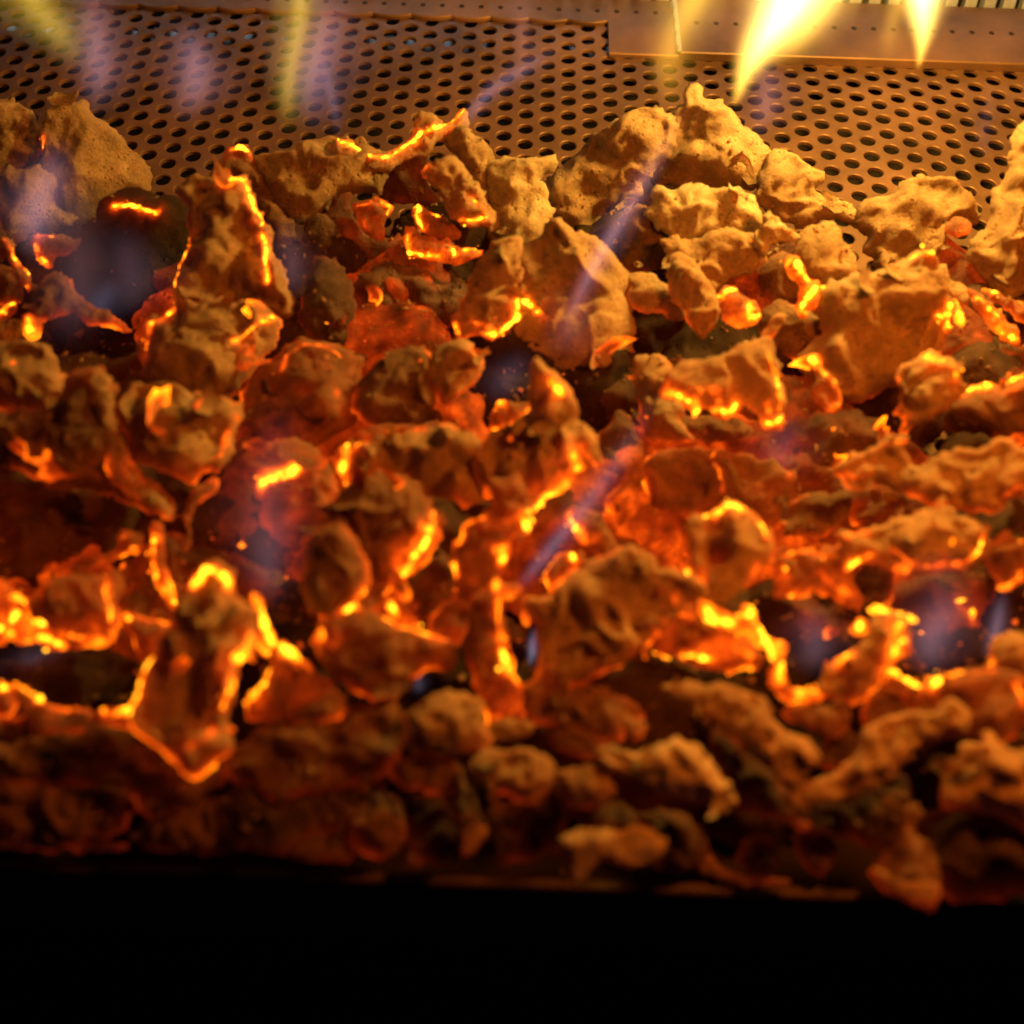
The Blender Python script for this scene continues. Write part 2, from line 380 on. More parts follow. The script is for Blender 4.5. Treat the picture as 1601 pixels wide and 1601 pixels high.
        for i in range(n):
            tg = pp[min(i + 1, n - 1)] - pp[max(i - 1, 0)]; tg = tg / (np.linalg.norm(tg) + 1e-9)
            a = np.cross(tg, to_cam); a /= np.linalg.norm(a) + 1e-9; b = np.cross(a, tg)
            pn = mn.noise(Vector(pp[i]) * 0.55 + Vector((seed, 0, 0)))
            pn = 0.6 * pn + 0.7 * mn.noise(Vector(pp[i]) * 1.3 + Vector((0, seed, 0)))
            rr = wd * lev * (0.15 + 0.36 * pn) + 0.05
            taper = math.sin(math.pi * (i + 0.35) / (n - 0.3)) ** 0.5 if n > 2 else 1
            rr = max(0.06, rr * taper)
            for j in range(ns):
                an = 2 * math.pi * j / ns; dr = a * math.cos(an) + b * math.sin(an)
                r2 = rr * (1 + 0.3 * mn.noise(Vector(pp[i] + dr) * 1.4 + Vector((seed, 3, 1))))
                v.append(pp[i] + dr * r2 + to_cam * 0.05); hv.append(min(1.1, max(.3, lev * (0.86 + 0.9 * pn))))
        for i in range(n - 1):
            for j in range(ns):
                k = (j + 1) % ns; fcs.append((i * ns + j, i * ns + k, (i + 1) * ns + k, (i + 1) * ns + j))
        fcs.append(tuple(range(ns))[::-1]); fcs.append(tuple((n - 1) * ns + j for j in range(ns)))
        for _ in range(int(n * 0.28)):                                     # loose beads and prickles along the hot line
            c = pp[random.randrange(n)] + rng.normal(0, .42 * wd, 3); rb = random.uniform(.07, .26) * wd; hb_ = lev * random.uniform(.5, 1.05); b0 = len(v)
            for dx in ((1, 0, 0), (-1, 0, 0), (0, 1, 0), (0, -1, 0), (0, 0, 1), (0, 0, -1)):
                v.append(c + np.array(dx) * rb * random.uniform(.7, 1.5)); hv.append(hb_)
            for i in (0, 1):
                for j in (2, 3):
                    for k in (4, 5): fcs.append((b0 + i, b0 + j, b0 + k) if (i + j + k) % 2 == 0 else (b0 + j, b0 + i, b0 + k))
        eo = mesh_obj('glowing_crust', v, fcs, M_EDGE, o, True); eo.location = -o.location
        ea = eo.data.attributes.new('ember_heat', 'FLOAT', 'POINT'); ea.data.foreach_set('value', np.array(hv, np.float32))
    # thin curled flakes standing off the lump
    if flakes is None: flakes = int(np.clip(size / 45, 0, 4)) if tint != 'k' else 0
    if cpx[1] < 430: flakes = min(flakes, 1)
    cand = np.where(inside & (u < 0.75) & (u > 0.06))[0]
    for _ in range(flakes if len(cand) else 0):
        k = int(rng.choice(cand)); c = front[k]; out = base[k] - c3; out -= nrm * (out @ nrm); out /= np.linalg.norm(out) + 1e-6
        fn = nrm * random.uniform(.45, 1) + out * random.uniform(-.3, .9) + rng.normal(0, .25, 3); fn /= np.linalg.norm(fn)
        ua = np.cross(fn, rng.normal(0, 1, 3)); ua /= np.linalg.norm(ua); va = np.cross(fn, ua)
        sz = min(3.6, Rm * random.uniform(.28, .6)); curl = random.uniform(.25, .75) * random.choice((1, 1, -1)); el = random.uniform(.28, .6); sd = random.uniform(0, 99)
        hot = np.clip(heat[k] * 1.1, 0, .7) if heat[k] > .2 else 0
        if amb > .3 and cpx[1] < 1060 and random.random() < .25: hot = max(hot, random.uniform(.45, .95))
        v = []; hv = []; ng = 12; fcs = []
        for side in (1, -1):
            for ri, r in enumerate((0.35, 0.75, 1.0)):
                for j in range(ng):
                    an = 6.2832 * j / ng; rr = r * (1 + .75 * mn.noise(Vector((math.cos(an) * 1.6, math.sin(an) * 1.6, sd))) + .35 * mn.noise(Vector((math.cos(an) * 5, math.sin(an) * 5, sd))))
                    x, y = rr * math.cos(an), rr * math.sin(an) * el
                    zz = curl * x * x + .16 * mn.noise(Vector((x * 2, y * 2, sd))) + side * .07 * (1.15 - r)
                    v.append(c + (ua * x + va * y + fn * (zz + .1)) * sz)
                    hv.append(hot * np.clip(.25 + .8 * (x * .5 + .5), 0, 1) if r > .5 else hot * .35)
        for sd_ in (0, 1):
            o0 = sd_ * 3 * ng
            for ri in range(2):
                for j in range(ng):
                    j2 = (j + 1) % ng; q4 = (o0 + ri * ng + j, o0 + ri * ng + j2, o0 + (ri + 1) * ng + j2, o0 + (ri + 1) * ng + j)
                    fcs.append(q4 if sd_ == 1 else q4[::-1])
            cap = tuple(o0 + j for j in range(ng)); fcs.append(cap if sd_ == 0 else cap[::-1])
        for j in range(ng):
            j2 = (j + 1) % ng; fcs.append((2 * ng + j, 2 * ng + j2, 5 * ng + j2, 5 * ng + j))
        fo = mesh_obj('flake', v, fcs, M_EMBER, o, True); fo.location = -o.location; fo.color = o.color
        ea = fo.data.attributes.new('ember_heat', 'FLOAT', 'POINT'); ea.data.foreach_set('value', np.array(hv, np.float32))
    return o

def E(zone, s, z, label, glow='', **k):
    st = []
    for q in [t for t in glow.split(';') if t.strip()]:
        q = q.strip(); lev, rest = q.split(' ', 1); wd = float(lev[1:]) if len(lev) > 1 else 1.0
        st.append((pts(zone, rest), lev[0], wd))
    if 'pit' in k and k['pit']:
        x, y, r = k['pit']; p = pts(zone, f'{x},{y}')[0]; k['pit'] = (p[0], p[1], r * 540 / 1601)
    return lump(pts(zone, s), z, label, st, **k)

# ---- rear row, from the left side of the bed
E('A', '-30,450 60,455 120,490 170,540 195,600 190,680 150,760 60,800 -30,800', 13, 'pale ochre lump cut by the left picture edge, furthest back', th=.9)
E('A', '200,580 260,520 340,490 400,475 430,530 470,580 540,640 610,700 690,770 690,830 680,890 620,900 540,930 470,1000 420,1040 330,1050 250,1040 180,960 200,860 190,760 195,660', 10, 'big porous tan boulder at the back left with a tiny glowing loop', 'm.6 200,660 215,665 205,700', th=.8, fold=.5)
E('A', '-30,820 60,790 180,800 300,840 370,930 340,1030 250,1070 160,1080 60,1120 -30,1100', 9, 'hazy rounded lump below the porous tan boulder at left edge', tint='o', fold=.6)
E('A', '340,1100 420,1030 480,960 560,900 660,900 730,920 830,930 870,1000 880,1090 860,1200 830,1300 800,1400 740,1450 640,1480 560,1500 480,1480 380,1440 330,1370 310,1280 300,1190', 10, 'smooth dark grey rounded stone with one glowing bar along its top', 's1.2 530,965 600,980 660,1000 730,1010', tint='k', fold=.35, th=.8)
E('A', '1180,725 1280,720 1350,690 1400,660 1480,650 1560,640 1640,650 1700,690 1770,720 1800,790 1780,880 1700,900 1600,900 1530,930 1500,1000 1420,1040 1340,1000 1280,930 1220,840', 14, 'pale ochre shoulder left of the glowing crest at the back')
E('A', '985,825 1010,780 1060,720 1085,680 1130,675 1165,695 1175,740 1215,800 1260,900 1330,1000 1370,1100 1370,1200 1330,1300 1270,1160 1230,1050 1180,930 1140,850 1060,870', 13, 'sloping lump with a single bright yellow glowing knob on its tip', 's1.5 1085,700 1120,690 1160,712', tint='r')
E('A', '870,850 900,835 990,850 1050,870 1080,845 1140,850 1170,900 1190,970 1230,1060 1260,1140 1290,1230 1340,1320 1370,1390 1350,1440 1290,1450 1230,1440 1150,1420 1050,1410 960,1410 890,1420 840,1440 850,1380 850,1300 870,1200 890,1100 880,1000 850,930 835,890', 19, 'tall folded ochre lump with a bright glowing line down its right side', 's 1040,865 1080,850 1140,855 1170,900 1190,980 1225,1060; s1.2 1220,1100 1245,1170 1250,1260 1245,1300; m 870,1090 865,1190 830,1270 825,1350 810,1420', th=.8, fold=1.5)
E('A', '835,885 850,845 900,835 950,850 965,900 950,950 900,970 860,950', 22, 'small round brown knob on top of the tall folded lump', tint='r', fold=.4)
E('A', '695,1495 760,1470 820,1425 900,1415 1050,1405 1170,1425 1270,1470 1290,1490 1260,1545 1230,1610 1180,1690 1100,1775 1020,1820 900,1825 780,1795 710,1725 670,1640 690,1560', 16, 'broad red-brown lump below the tall folded one, glowing slash on its right', 'm 1075,1600 1150,1550 1230,1500 1280,1475; m 810,1420 750,1470 700,1500 690,1560 685,1640')
E('A', '10,1110 30,1100 70,1140 60,1180 100,1230 150,1280 140,1360 90,1300 60,1240 20,1170', 17, 'thin curled ember sliver at the left edge above two glowing beads', 'm.8 20,1110 50,1150 60,1190 100,1230 135,1275; s 125,1330')
E('A', '140,1110 170,1085 240,1095 340,1110 390,1090 330,1180 260,1180 240,1240 200,1230 160,1170', 16, 'curved ridge joining the dark stone, with a vertical glowing bead', 's1.2 165,1140 180,1190 212,1222; r.8 150,1100 200,1095 250,1110', tint='r')
E('A', '220,1290 290,1270 320,1310 380,1390 450,1430 540,1480 590,1520 560,1540 480,1510 400,1490 340,1440 280,1470 200,1500 150,1470 190,1380', 17, 'dusky ridge sloping to the lower right in front of the dark stone', tint='r')
E('A', '-20,1430 20,1420 70,1395 85,1430 40,1470 -20,1485', 17, 'small glowing crumb at the left edge below the curled sliver', 's.8 5,1455 30,1425 65,1408', tint='r')
E('A', '-30,1240 60,1240 110,1320 120,1420 60,1400 -30,1420', 13, 'dull red lump behind the small glowing crumb, left edge', tint='r', bh=.12)
E('A', '1400,1060 1500,1000 1560,1050 1570,1200 1500,1210 1450,1280 1420,1400 1380,1350', 9, 'dim violet-brown lump right of the tall folded one', tint='p', fold=.5)
E('A', '1440,1280 1480,1220 1540,1220 1610,1290 1640,1380 1630,1560 1580,1620 1490,1590 1400,1560 1400,1430', 12, 'upright smooth purple-brown lump between tall folded lump and red hollow', tint='p', fold=.5)
# ---- the glowing arch at the centre of the rear row
E('B', '0,640 60,650 110,690 190,720 260,690 330,640 350,600 355,545 400,515 460,560 510,575 560,500 582,545 570,600 540,640 500,650 440,670 400,720 350,720 290,750 220,790 150,790 60,760 0,720', 19, 'crest lump with a long bright glowing edge sweeping up to a peak', 's 0,660 80,690 140,725 200,740 270,700 340,660; s1.3 340,660 380,620 430,600; s1.2 430,605 480,580 520,570 570,520', th=.9)
E('B', '400,790 430,760 500,740 560,740 590,790 630,860 680,940 715,1010 690,1040 600,1045 540,1030 500,970 450,880 400,850', 21, 'hanging blade below the crest, glowing along its bottom corner', 'r 395,850 390,800 420,770; s 560,1020 620,1025 670,1005; m.8 600,920 640,960 675,1000', fold=1.4)
E('B', '480,650 570,590 640,630 700,680 720,740 690,800 720,880 700,960 640,880 590,790 540,720', 16, 'ochre slope right of the hanging blade under the peak')
E('B', '730,760 790,745 850,740 900,760 950,735 1000,745 1000,790 940,830 960,900 990,980 980,1060 940,1110 890,1170 840,1180 800,1120 720,1130 680,1080 700,1040 720,1000 690,900 690,800 700,740', 13, 'pitted pale ochre boulder right of the glowing crest', tint='w', fold=.7)
E('B', '60,950 110,930 180,930 240,945 245,990 200,1040 210,1090 180,1110 120,1070 80,1020', 14, 'red-orange glowing knob in the hollow under the arch, on its left', 'm1.2 200,950 240,965 220,1000; r 90,960 150,960; f1.5 120,1040 180,1090', tint='r', bh=.28)
E('B', '340,960 380,945 430,980 480,1010 550,1060 560,1110 500,1110 440,1095 400,1090 370,1050 345,1020', 15, 'hooked ember with a glowing upper lip in the hollow under the arch', 's 345,965 378,962 365,1010 395,1065; m 430,985 470,1010', tint='r', bh=.22)
E('B', '310,1070 350,1050 400,1100 500,1120 580,1150 670,1150 650,1190 590,1210 520,1225 440,1215 370,1195 315,1175', 14, 'ledge of bright yellow ember along the floor of the arch', 's1.2 320,1095 320,1168 385,1182 460,1190; s 520,1140 540,1180; m1.4 580,1165 650,1160', tint='r', bh=.35)
E('B', '-60,960 0,910 70,900 60,1000 110,1080 180,1110 280,1070 310,1180 200,1230 80,1200 0,1150 -50,1060', 10, 'dark red smooth lump in the shade of the arch', tint='d', bh=.2, fold=.5)
E('B', '250,720 350,700 410,740 400,850 450,900 500,970 430,980 380,945 300,950 240,940 180,920 190,840', 10, 'dark brown inner wall of the arch hollow', tint='d', bh=.12, fold=.6)
E('B', '90,1300 200,1240 330,1240 460,1290 560,1340 580,1420 530,1500 400,1560 250,1520 120,1450', 7, 'dim violet-red lump deep below the arch with a red spot', 'f2.5 370,1290 440,1340', tint='p', bh=.12, fold=.5)
E('B', '680,1160 740,1130 800,1115 820,1130 830,1200 840,1280 820,1340 830,1400 830,1460 780,1530 700,1565 650,1550 610,1530 560,1550 530,1520 540,1470 580,1400 600,1320 640,1230', 19, 'upright leaf-shaped lump with a bright yellow U of glow at its foot', 's1.3 665,1555 720,1555 780,1510 815,1460 820,1390; m 820,1340; m1.2 530,1500 550,1550; r2 600,1500 720,1530', th=.8)
E('B', '840,1180 890,1170 950,1110 1000,1035 1060,1080 1130,1130 1200,1150 1260,1210 1310,1290 1330,1400 1340,1520 1320,1600 1320,1700 1290,1740 1180,1750 1090,1770 1020,1740 960,1680 900,1640 830,1600 800,1560 830,1450 830,1380 840,1280', 12, 'large porous ochre boulder right of the leaf-shaped lump', 's1.7 850,1400 890,1440 940,1480', fold=.8)
E('B', '1000,800 1080,745 1130,700 1180,640 1250,590 1320,550 1430,512 1500,530 1545,575 1560,650 1530,720 1450,800 1380,900 1330,1000 1260,1090 1200,1150 1130,1125 1060,1075 1000,1035 960,900', 11, 'broad brown-ochre boulder with rounded top crossed by a lilac wisp')
E('B', '1340,1290 1400,1270 1470,1290 1540,1350 1600,1410 1620,1470 1560,1480 1480,1450 1400,1440 1340,1420', 13, 'small ochre lump below the bright ash flake')
E('B', '1300,1010 1400,960 1500,960 1560,1020 1560,1130 1520,1220 1460,1270 1400,1250 1330,1290 1290,1200', 9, 'brown shaded lump behind the bright ash flake', tint='r')
# ---- rear right
E('C', '-20,530 40,480 45,430 90,410 125,440 130,480 180,480 230,520 280,570 350,640 400,690 440,720 430,800 380,860 300,880 200,870 100,860 0,880 -80,860 -120,780 -80,680 -30,600', 14, 'pointed ochre peak directly below the tall yellow flame', fold=1.1)
E('C', '430,720 500,710 570,740 640,790 680,800 640,850 660,900 740,910 800,930 850,1000 890,1060 860,1090 780,1050 720,1010 640,1030 580,1070 500,1010 420,990 360,960 380,860 420,800', 12, 'ochre shoulder running down to the right of the peak')
E('C', '-80,870 0,880 100,860 200,870 300,890 370,960 390,1010 350,1070 300,1080 200,1070 100,1100 0,1100 -100,1060 -150,980', 16, 'wide yellow-ochre lump in the shade of the peak', tint='w')
E('C', '-60,1110 50,1110 180,1075 300,1080 350,1090 370,1170 390,1220 350,1270 280,1270 200,1310 150,1370 80,1330 0,1250 -60,1200', 14, 'ochre lump left of the cream curl')
E('C', '-40,1180 40,1200 110,1260 150,1340 190,1400 180,1480 120,1550 60,1500 30,1430 -40,1380', 17, 'ochre wedge left of the two glowing knobs')
E('C', '345,1080 390,1050 400,1000 440,1000 480,1040 540,1080 560,1110 500,1130 440,1120 420,1160 390,1200 360,1150', 19, 'crinkled cream-coloured curl beside a flat-faced block', tint='w', fold=2.2)
E('C', '540,1120 600,1070 640,1040 720,1015 740,1070 770,1140 820,1190 840,1240 800,1300 740,1300 690,1330 640,1290 590,1280 560,1200', 17, 'flat-faced ochre block with a pointed top', fold=.3, th=.7)
E('C', '490,1230 510,1195 550,1200 580,1240 600,1290 610,1310 640,1310 660,1350 640,1400 600,1440 570,1470 550,1440 560,1380 560,1320 520,1290', 20, 'long bright glowing knob in front of the flat-faced block', 's1.8 510,1220 545,1225 570,1270; s1.2 580,1280 600,1310; s1.8 640,1330 600,1390 570,1450', bh=.55, tint='r', fold=1.5)
E('C', '190,1380 220,1330 260,1330 290,1370 330,1400 350,1390 380,1450 370,1490 310,1510 250,1500 200,1450', 19, 'orange glowing knob with yellow rim, left of the long bright one', 's1.1 200,1385 225,1345 262,1345; s1.4 325,1410 320,1470 370,1470', bh=.5, tint='r', fold=1.2)
E('C', '1020,880 1080,845 1180,830 1270,850 1330,900 1370,960 1390,1010 1370,1060 1300,1010 1240,1050 1230,1110 1200,1180 1130,1210 1060,1220 1000,1260 950,1270 900,1180 880,1080 840,970 880,930 960,930', 13, 'round-topped pale ochre boulder at the back right')
E('C', '700,1340 760,1300 850,1290 930,1290 1000,1270 1060,1220 1120,1210 1180,1260 1220,1300 1230,1400 1230,1500 1220,1580 1150,1650 1080,1720 950,1780 860,1830 760,1850 690,1800 630,1720 570,1640 640,1590 680,1500 650,1430', 17, 'large furry ochre boulder with glowing right flank', 's1.5 1062,1222 1100,1218 1138,1240; s1.6 1170,1480 1205,1490 1220,1440 1222,1540', fuzz=.6)
E('C', '1600,580 1540,700 1520,780 1490,860 1450,900 1450,980 1440,1030 1400,1080 1350,1120 1340,1180 1370,1220 1420,1260 1480,1380 1560,1390 1600,1330 1680,1300 1680,590', 18, 'tall ochre lump cut by the right picture edge', th=.8)
E('C', '1240,1050 1280,1010 1330,1015 1365,1040 1350,1080 1290,1100 1250,1080', 16, 'small orange-red knob on the round-topped boulder', tint='r', bh=.42, fold=.6)
E('C', '1190,1260 1240,1225 1260,1290 1320,1320 1350,1350 1330,1420 1290,1380 1240,1330', 16, 'short ribbed lump between furry boulder and right-edge lump')
E('C', '1260,1400 1290,1385 1312,1440 1337,1490 1310,1512 1275,1480', 17, 'single bright yellow finger of ember beside the furry boulder', 's1.7 1285,1410 1300,1450 1315,1490', bh=.6, tint='r')
E('C', '1350,1350 1400,1370 1450,1410 1510,1480 1550,1500 1580,1540 1570,1590 1530,1580 1480,1560 1430,1490 1370,1420', 17, 'sparkling orange ember bar slanting down at the right edge', 'm1.4 1370,1370 1430,1430 1480,1480; s1.7 1535,1560 1562,1580; m 1480,1530 1510,1550', bh=.45, tint='r', fold=1.8)
E('C', '1420,1330 1480,1350 1560,1400 1600,1400 1660,1380 1660,1500 1600,1500 1540,1450 1470,1400', 15, 'red lump under the right-edge ochre lump', 'm 1420,1335 1480,1365; m.8 1570,1395 1600,1420', tint='r', bh=.3)
E('C', '380,1470 460,1400 560,1420 640,1470 680,1540 650,1620 560,1660 470,1640 400,1580', 11, 'shaded brown lump between the two glowing knobs and the furry boulder', tint='r', fold=.6, flakes=0)
E('C', '380,1230 470,1180 560,1200 600,1290 560,1380 470,1420 390,1370', 11, 'shaded ochre lump just below the cream curl', tint='r', fold=.6, flakes=0)
# ---- middle left
E('D', '-40,110 60,105 150,110 210,130 260,180 280,230 330,250 335,300 300,400 240,430 150,420 60,400 -40,380', 19, 'knobbly ochre lump at the left edge, above the long draped one')
E('D', '108,-20 150,-25 195,10 185,70 150,95 118,70 105,30', 17, 'round bright yellow ember bead at the left', 's1.9 140,10 140,45 152,68', tint='r', bh=.4)
E('D', '-40,10 40,-10 110,20 120,70 60,100 -40,105', 16, 'small ochre lump left of the round yellow bead')
E('D', '330,290 400,280 470,250 495,270 490,310 540,330 520,400 550,500 580,600 640,700 740,780 790,870 770,905 720,890 640,850 560,820 480,790 380,770 250,740 120,700 0,660 -40,640 -40,440 100,430 240,430 300,390', 22, 'long draped brown lump with a pale ridge running down to a point', 'r.7 470,262 490,275; r.8 515,325', tint='r', th=.75)
E('D', '400,285 470,255 492,280 535,335 520,400 550,500 585,600 640,700 740,780 790,872 765,900 700,860 600,790 530,740 490,640 480,520 440,400', 24, 'pale ochre ridge on the long draped lump', th=.7)
E('D', '570,390 620,330 690,310 800,330 900,345 1000,360 1060,390 1105,385 1090,430 1110,470 1070,490 1050,530 1060,600 1020,680 960,690 880,740 820,700 730,660 650,640 620,540 560,460', 21, 'ochre lump with ragged right edge beside the long draped one', 'r 1080,400 1100,395; r1.2 1085,465 1100,470; r 1050,530 1040,600 1000,680', fold=1.3)
E('D', '1120,400 1180,300 1240,190 1300,200 1330,140 1400,110 1480,110 1560,140 1620,170 1660,210 1640,280 1640,400 1600,500 1480,560 1400,600 1300,560 1200,500 1130,450', 14, 'smooth dull red lump with a curled red rim on top', 'r.9 1310,240 1330,180 1420,130 1500,130 1570,180; f2 1520,260 1560,380; r 1245,190', tint='r', bh=.2, fold=.8)
E('D', '1140,660 1220,580 1350,560 1460,620 1520,700 1560,780 1500,900 1440,1020 1350,1040 1280,1000 1230,900 1210,800 1150,720', 12, 'smooth red lump with one bright yellow patch near its middle', 's2.2 1225,775 1280,760 1340,735 1380,710', tint='r', bh=.26, fold=.7)
E('D', '870,850 930,770 960,740 1000,735 1010,770 980,820 910,860 890,920 890,1000 860,1070 840,1050 870,960 840,890', 16, 'thin dull red finger hanging below the ragged ochre lump', 'f 960,750 1000,760 970,815; f.8 890,900 885,1000 860,1065', tint='r', bh=.2)
E('D', '-40,700 100,720 300,780 500,820 600,850 560,960 440,1050 330,1100 200,1150 60,1190 -40,1190', 9, 'dark red-brown lump in shadow under the long draped one', tint='d', bh=.12, fold=.7)
E('D', '330,1140 380,1110 440,1100 480,1080 560,1070 540,1000 600,985 660,1000 640,1060 600,1085 520,1110 420,1160 350,1160', 14, 'low red sliver with a small yellow bead below the draped point', 'm1.2 600,1050 625,1055; f 440,1100 520,1080; f 345,1145', tint='r', bh=.2)
E('D', '150,1310 220,1240 280,1205 400,1200 470,1205 500,1180 540,1210 530,1290 540,1380 520,1470 480,1520 430,1500 350,1490 280,1460 230,1400 170,1380', 19, 'dark orange blocky lump with a beaded glowing right side', 'm.8 495,1190 495,1260 500,1330 508,1400 515,1470; s1.4 490,1500 450,1500 430,1500; r2 300,1460 400,1490; r 180,1290 240,1230', tint='r', bh=.22, fold=.7)
E('D', '-40,1210 30,1220 80,1290 140,1320 150,1350 200,1380 250,1400 270,1470 300,1500 240,1530 180,1500 120,1490 60,1480 20,1510 -40,1500', 17, 'broken mass of yellow glowing crumbs at the left edge', 's1.5 80,1300 135,1330; s1.3 60,1415 90,1395 135,1390; s2 175,1410 230,1412; s1.5 190,1480 230,1495 275,1515; s1.2 0,1450 20,1440; r1.4 20,1230 70,1290; m1.5 40,1460 70,1470', tint='r', bh=.4, fold=1.6)
E('D', '700,1000 720,950 760,960 760,1040 760,1130 790,1200 830,1280 820,1350 790,1330 750,1270 720,1220 720,1160 700,1090', 16, 'narrow upright ember strip with a beaded glowing left edge', 'm.9 715,1000 712,1040 708,1120 728,1195; s1.2 770,1245 800,1290 812,1320; m.8 815,1350; s 715,1030', tint='r', bh=.25)
E('D', '740,960 860,1080 960,1080 1100,1100 1250,1150 1350,1200 1390,1280 1380,1400 1300,1480 1200,1450 1080,1250 1000,1130 900,1200 830,1280 770,1180', 7, 'hazy dull red lump behind the tall cone-shaped one', tint='p', bh=.18, fold=.5)
E('D', '1080,640 1140,560 1180,700 1210,820 1240,960 1330,1060 1400,1060 1360,1180 1240,1140 1100,1080 960,1060 900,980 930,880 1010,800', 7, 'deep red hazy lump left of the yellow-patched one', tint='p', bh=.22, fold=.5)
E('D', '880,1240 930,1170 970,1140 1020,1140 1060,1180 1075,1240 1080,1290 1140,1340 1180,1400 1170,1480 1150,1550 1110,1600 1090,1683 1070,1763 1050,1833 1060,1950 950,2060 860,2060 780,1980 700,1900 640,1820 660,1720 690,1620 750,1520 810,1430 840,1330', 25, 'tall cone-shaped ochre and red lump with a glowing arc on its tip', 's1.2 885,1235 940,1170 1000,1150 1050,1190 1070,1250; s1.5 1165,1490 1140,1560 1110,1600; m 1095,1690 1065,1760 1045,1810; s.8 700,1580 660,1680 640,1770 590,1815; r2.5 1000,1900 900,2000', th=.75, fold=1.5)
E('D', '1160,1290 1180,1270 1210,1290 1230,1370 1260,1450 1280,1540 1270,1580 1220,1540 1190,1530 1190,1500 1200,1420 1180,1340', 22, 'slim bright glowing rib right of the tall cone-shaped lump', 's1.5 1180,1295 1195,1310; s 1200,1320 1220,1370 1245,1440 1265,1500; s1.8 1200,1510 1240,1540', tint='r', bh=.3)
E('D', '580,1370 600,1350 660,1380 740,1400 785,1410 780,1470 740,1540 690,1590 640,1540 610,1450', 17, 'small triangular ember with a glowing corner, left of the cone', 's1.2 590,1365 605,1390; m 745,1405 775,1415; r 620,1370 700,1395; r.7 615,1460 640,1540; r 710,1500', tint='r', bh=.3, fold=1.4)
# ---- centre
E('E', '-170,1180 -150,1060 -80,970 0,950 60,1000 110,1120 130,1220 100,1290 30,1330 -60,1360 -140,1320', 24, 'smooth olive-brown pod shape left of the dark pod', th=.8, fold=.8, tint='r')
E('E', '80,340 150,260 220,190 300,150 400,140 430,180 420,280 450,340 440,420 470,480 400,500 300,490 200,500 100,450 80,400', 15, 'sloping brown-ochre lump left of the small cube-like one', tint='r', fold=.8)
E('E', '420,180 500,120 580,90 640,140 660,200 660,250 610,300 570,340 510,370 450,350 415,280', 17, 'small cube-like ochre lump with one yellow bead on its corner', 's1.5 630,165 650,180', fold=.5)
E('E', '10,620 60,590 160,570 300,540 420,530 460,500 520,520 600,560 640,620 650,700 640,800 580,860 500,830 430,800 350,780 310,720 230,700 120,750 50,730 10,690', 21, 'level ochre lump across the middle with a bright left end', 's1.8 45,600 30,640; s1.3 20,685; m1.1 10,770; m 15,810; r 470,500 540,540; m.8 60,590 140,575', fold=1.1)
E('E', '100,520 200,490 330,480 450,480 520,510 420,535 300,545 160,575 80,585', 15, 'bright red seam lump behind the level ochre one', 'f2 130,550 250,510 400,500', tint='r', bh=.3)
E('E', '700,520 715,430 735,375 770,370 800,400 870,380 900,410 870,470 790,500', 17, 'small dark red lump with a glowing bead and curved seam', 's1.1 735,395 755,385; m.9 700,520 780,490 850,460 880,410; m.8 725,425', tint='r', bh=.2)
E('E', '870,240 910,200 960,250 1030,320 1080,420 1130,500 1180,580 1210,650 1180,690 1130,700 1080,740 1000,780 930,830 880,880 830,850 830,750 720,760 660,740 640,650 690,580 690,540 790,500 870,450 900,420 880,360 910,310', 24, 'hooked ochre lump at the centre, row of yellow beads below its right side', 's1.5 1000,290 1010,320 1020,350; s1.4 1090,630 1105,690; s1.7 1055,765; s1.4 1010,795 970,825; s1.5 930,862; m 1085,740 1040,775 960,830 900,885; r2 1100,600 1190,660', th=.7, fold=1.5)
E('E', '680,760 830,760 860,850 890,900 890,970 850,1010 780,1040 770,1120 740,1200 720,1260 650,1300 580,1290 555,1210 545,1130 555,1040 590,950 670,910 740,880 700,820', 22, 'brown neck of ember below the hooked lump with big yellow beads', 's2.2 862,945 862,985; s1.8 755,1075 760,1115; m 680,915 600,950 565,1040; m.9 545,1130 552,1195; s1.4 885,900', tint='r', bh=.18)
E('E', '20,850 100,780 200,740 310,760 380,800 440,870 460,900 450,1000 410,1070 380,1130 320,1180 250,1230 210,1280 150,1290 110,1180 60,1050 10,950', 21, 'dark pod-shaped lump with a long yellow glow down its right side', 'm1.2 450,890 440,930; s1.4 435,960 415,1020 370,1080 320,1160; s1.2 320,1160 260,1210; m 250,1220 205,1280; r2 400,950 350,1050', th=.85, tint='r')
E('E', '220,1310 260,1290 310,1310 350,1390 360,1420 300,1410 240,1370', 17, 'small glowing knob under the dark pod', 's1.6 240,1325 262,1352', tint='r', bh=.4)
E('E', '250,1240 330,1180 400,1130 480,1100 540,1150 560,1260 520,1310 460,1340 420,1400 370,1370 320,1300', 9, 'violet-red lump in the gap right of the dark pod', tint='p', bh=.16, fold=.5)
E('E', '-90,1480 -60,1400 0,1345 60,1330 150,1360 220,1400 290,1440 430,1445 520,1500 510,1600 330,1640 280,1730 180,1760 60,1700 -60,1600', 21, 'dark red-brown lump with a string of pale glowing beads along its top', 's1.3 -5,1352 30,1345 50,1340; m.8 210,1370 240,1400 270,1420; s.9 290,1432 350,1430 420,1445; s1.5 -85,1490 -78,1440', tint='r', bh=.12)
E('E', '420,1400 480,1330 540,1310 600,1330 600,1400 580,1470 540,1520 440,1480', 18, 'smooth dull red lobe between the beaded lump and the stalk', tint='r', bh=.26, fold=.6)
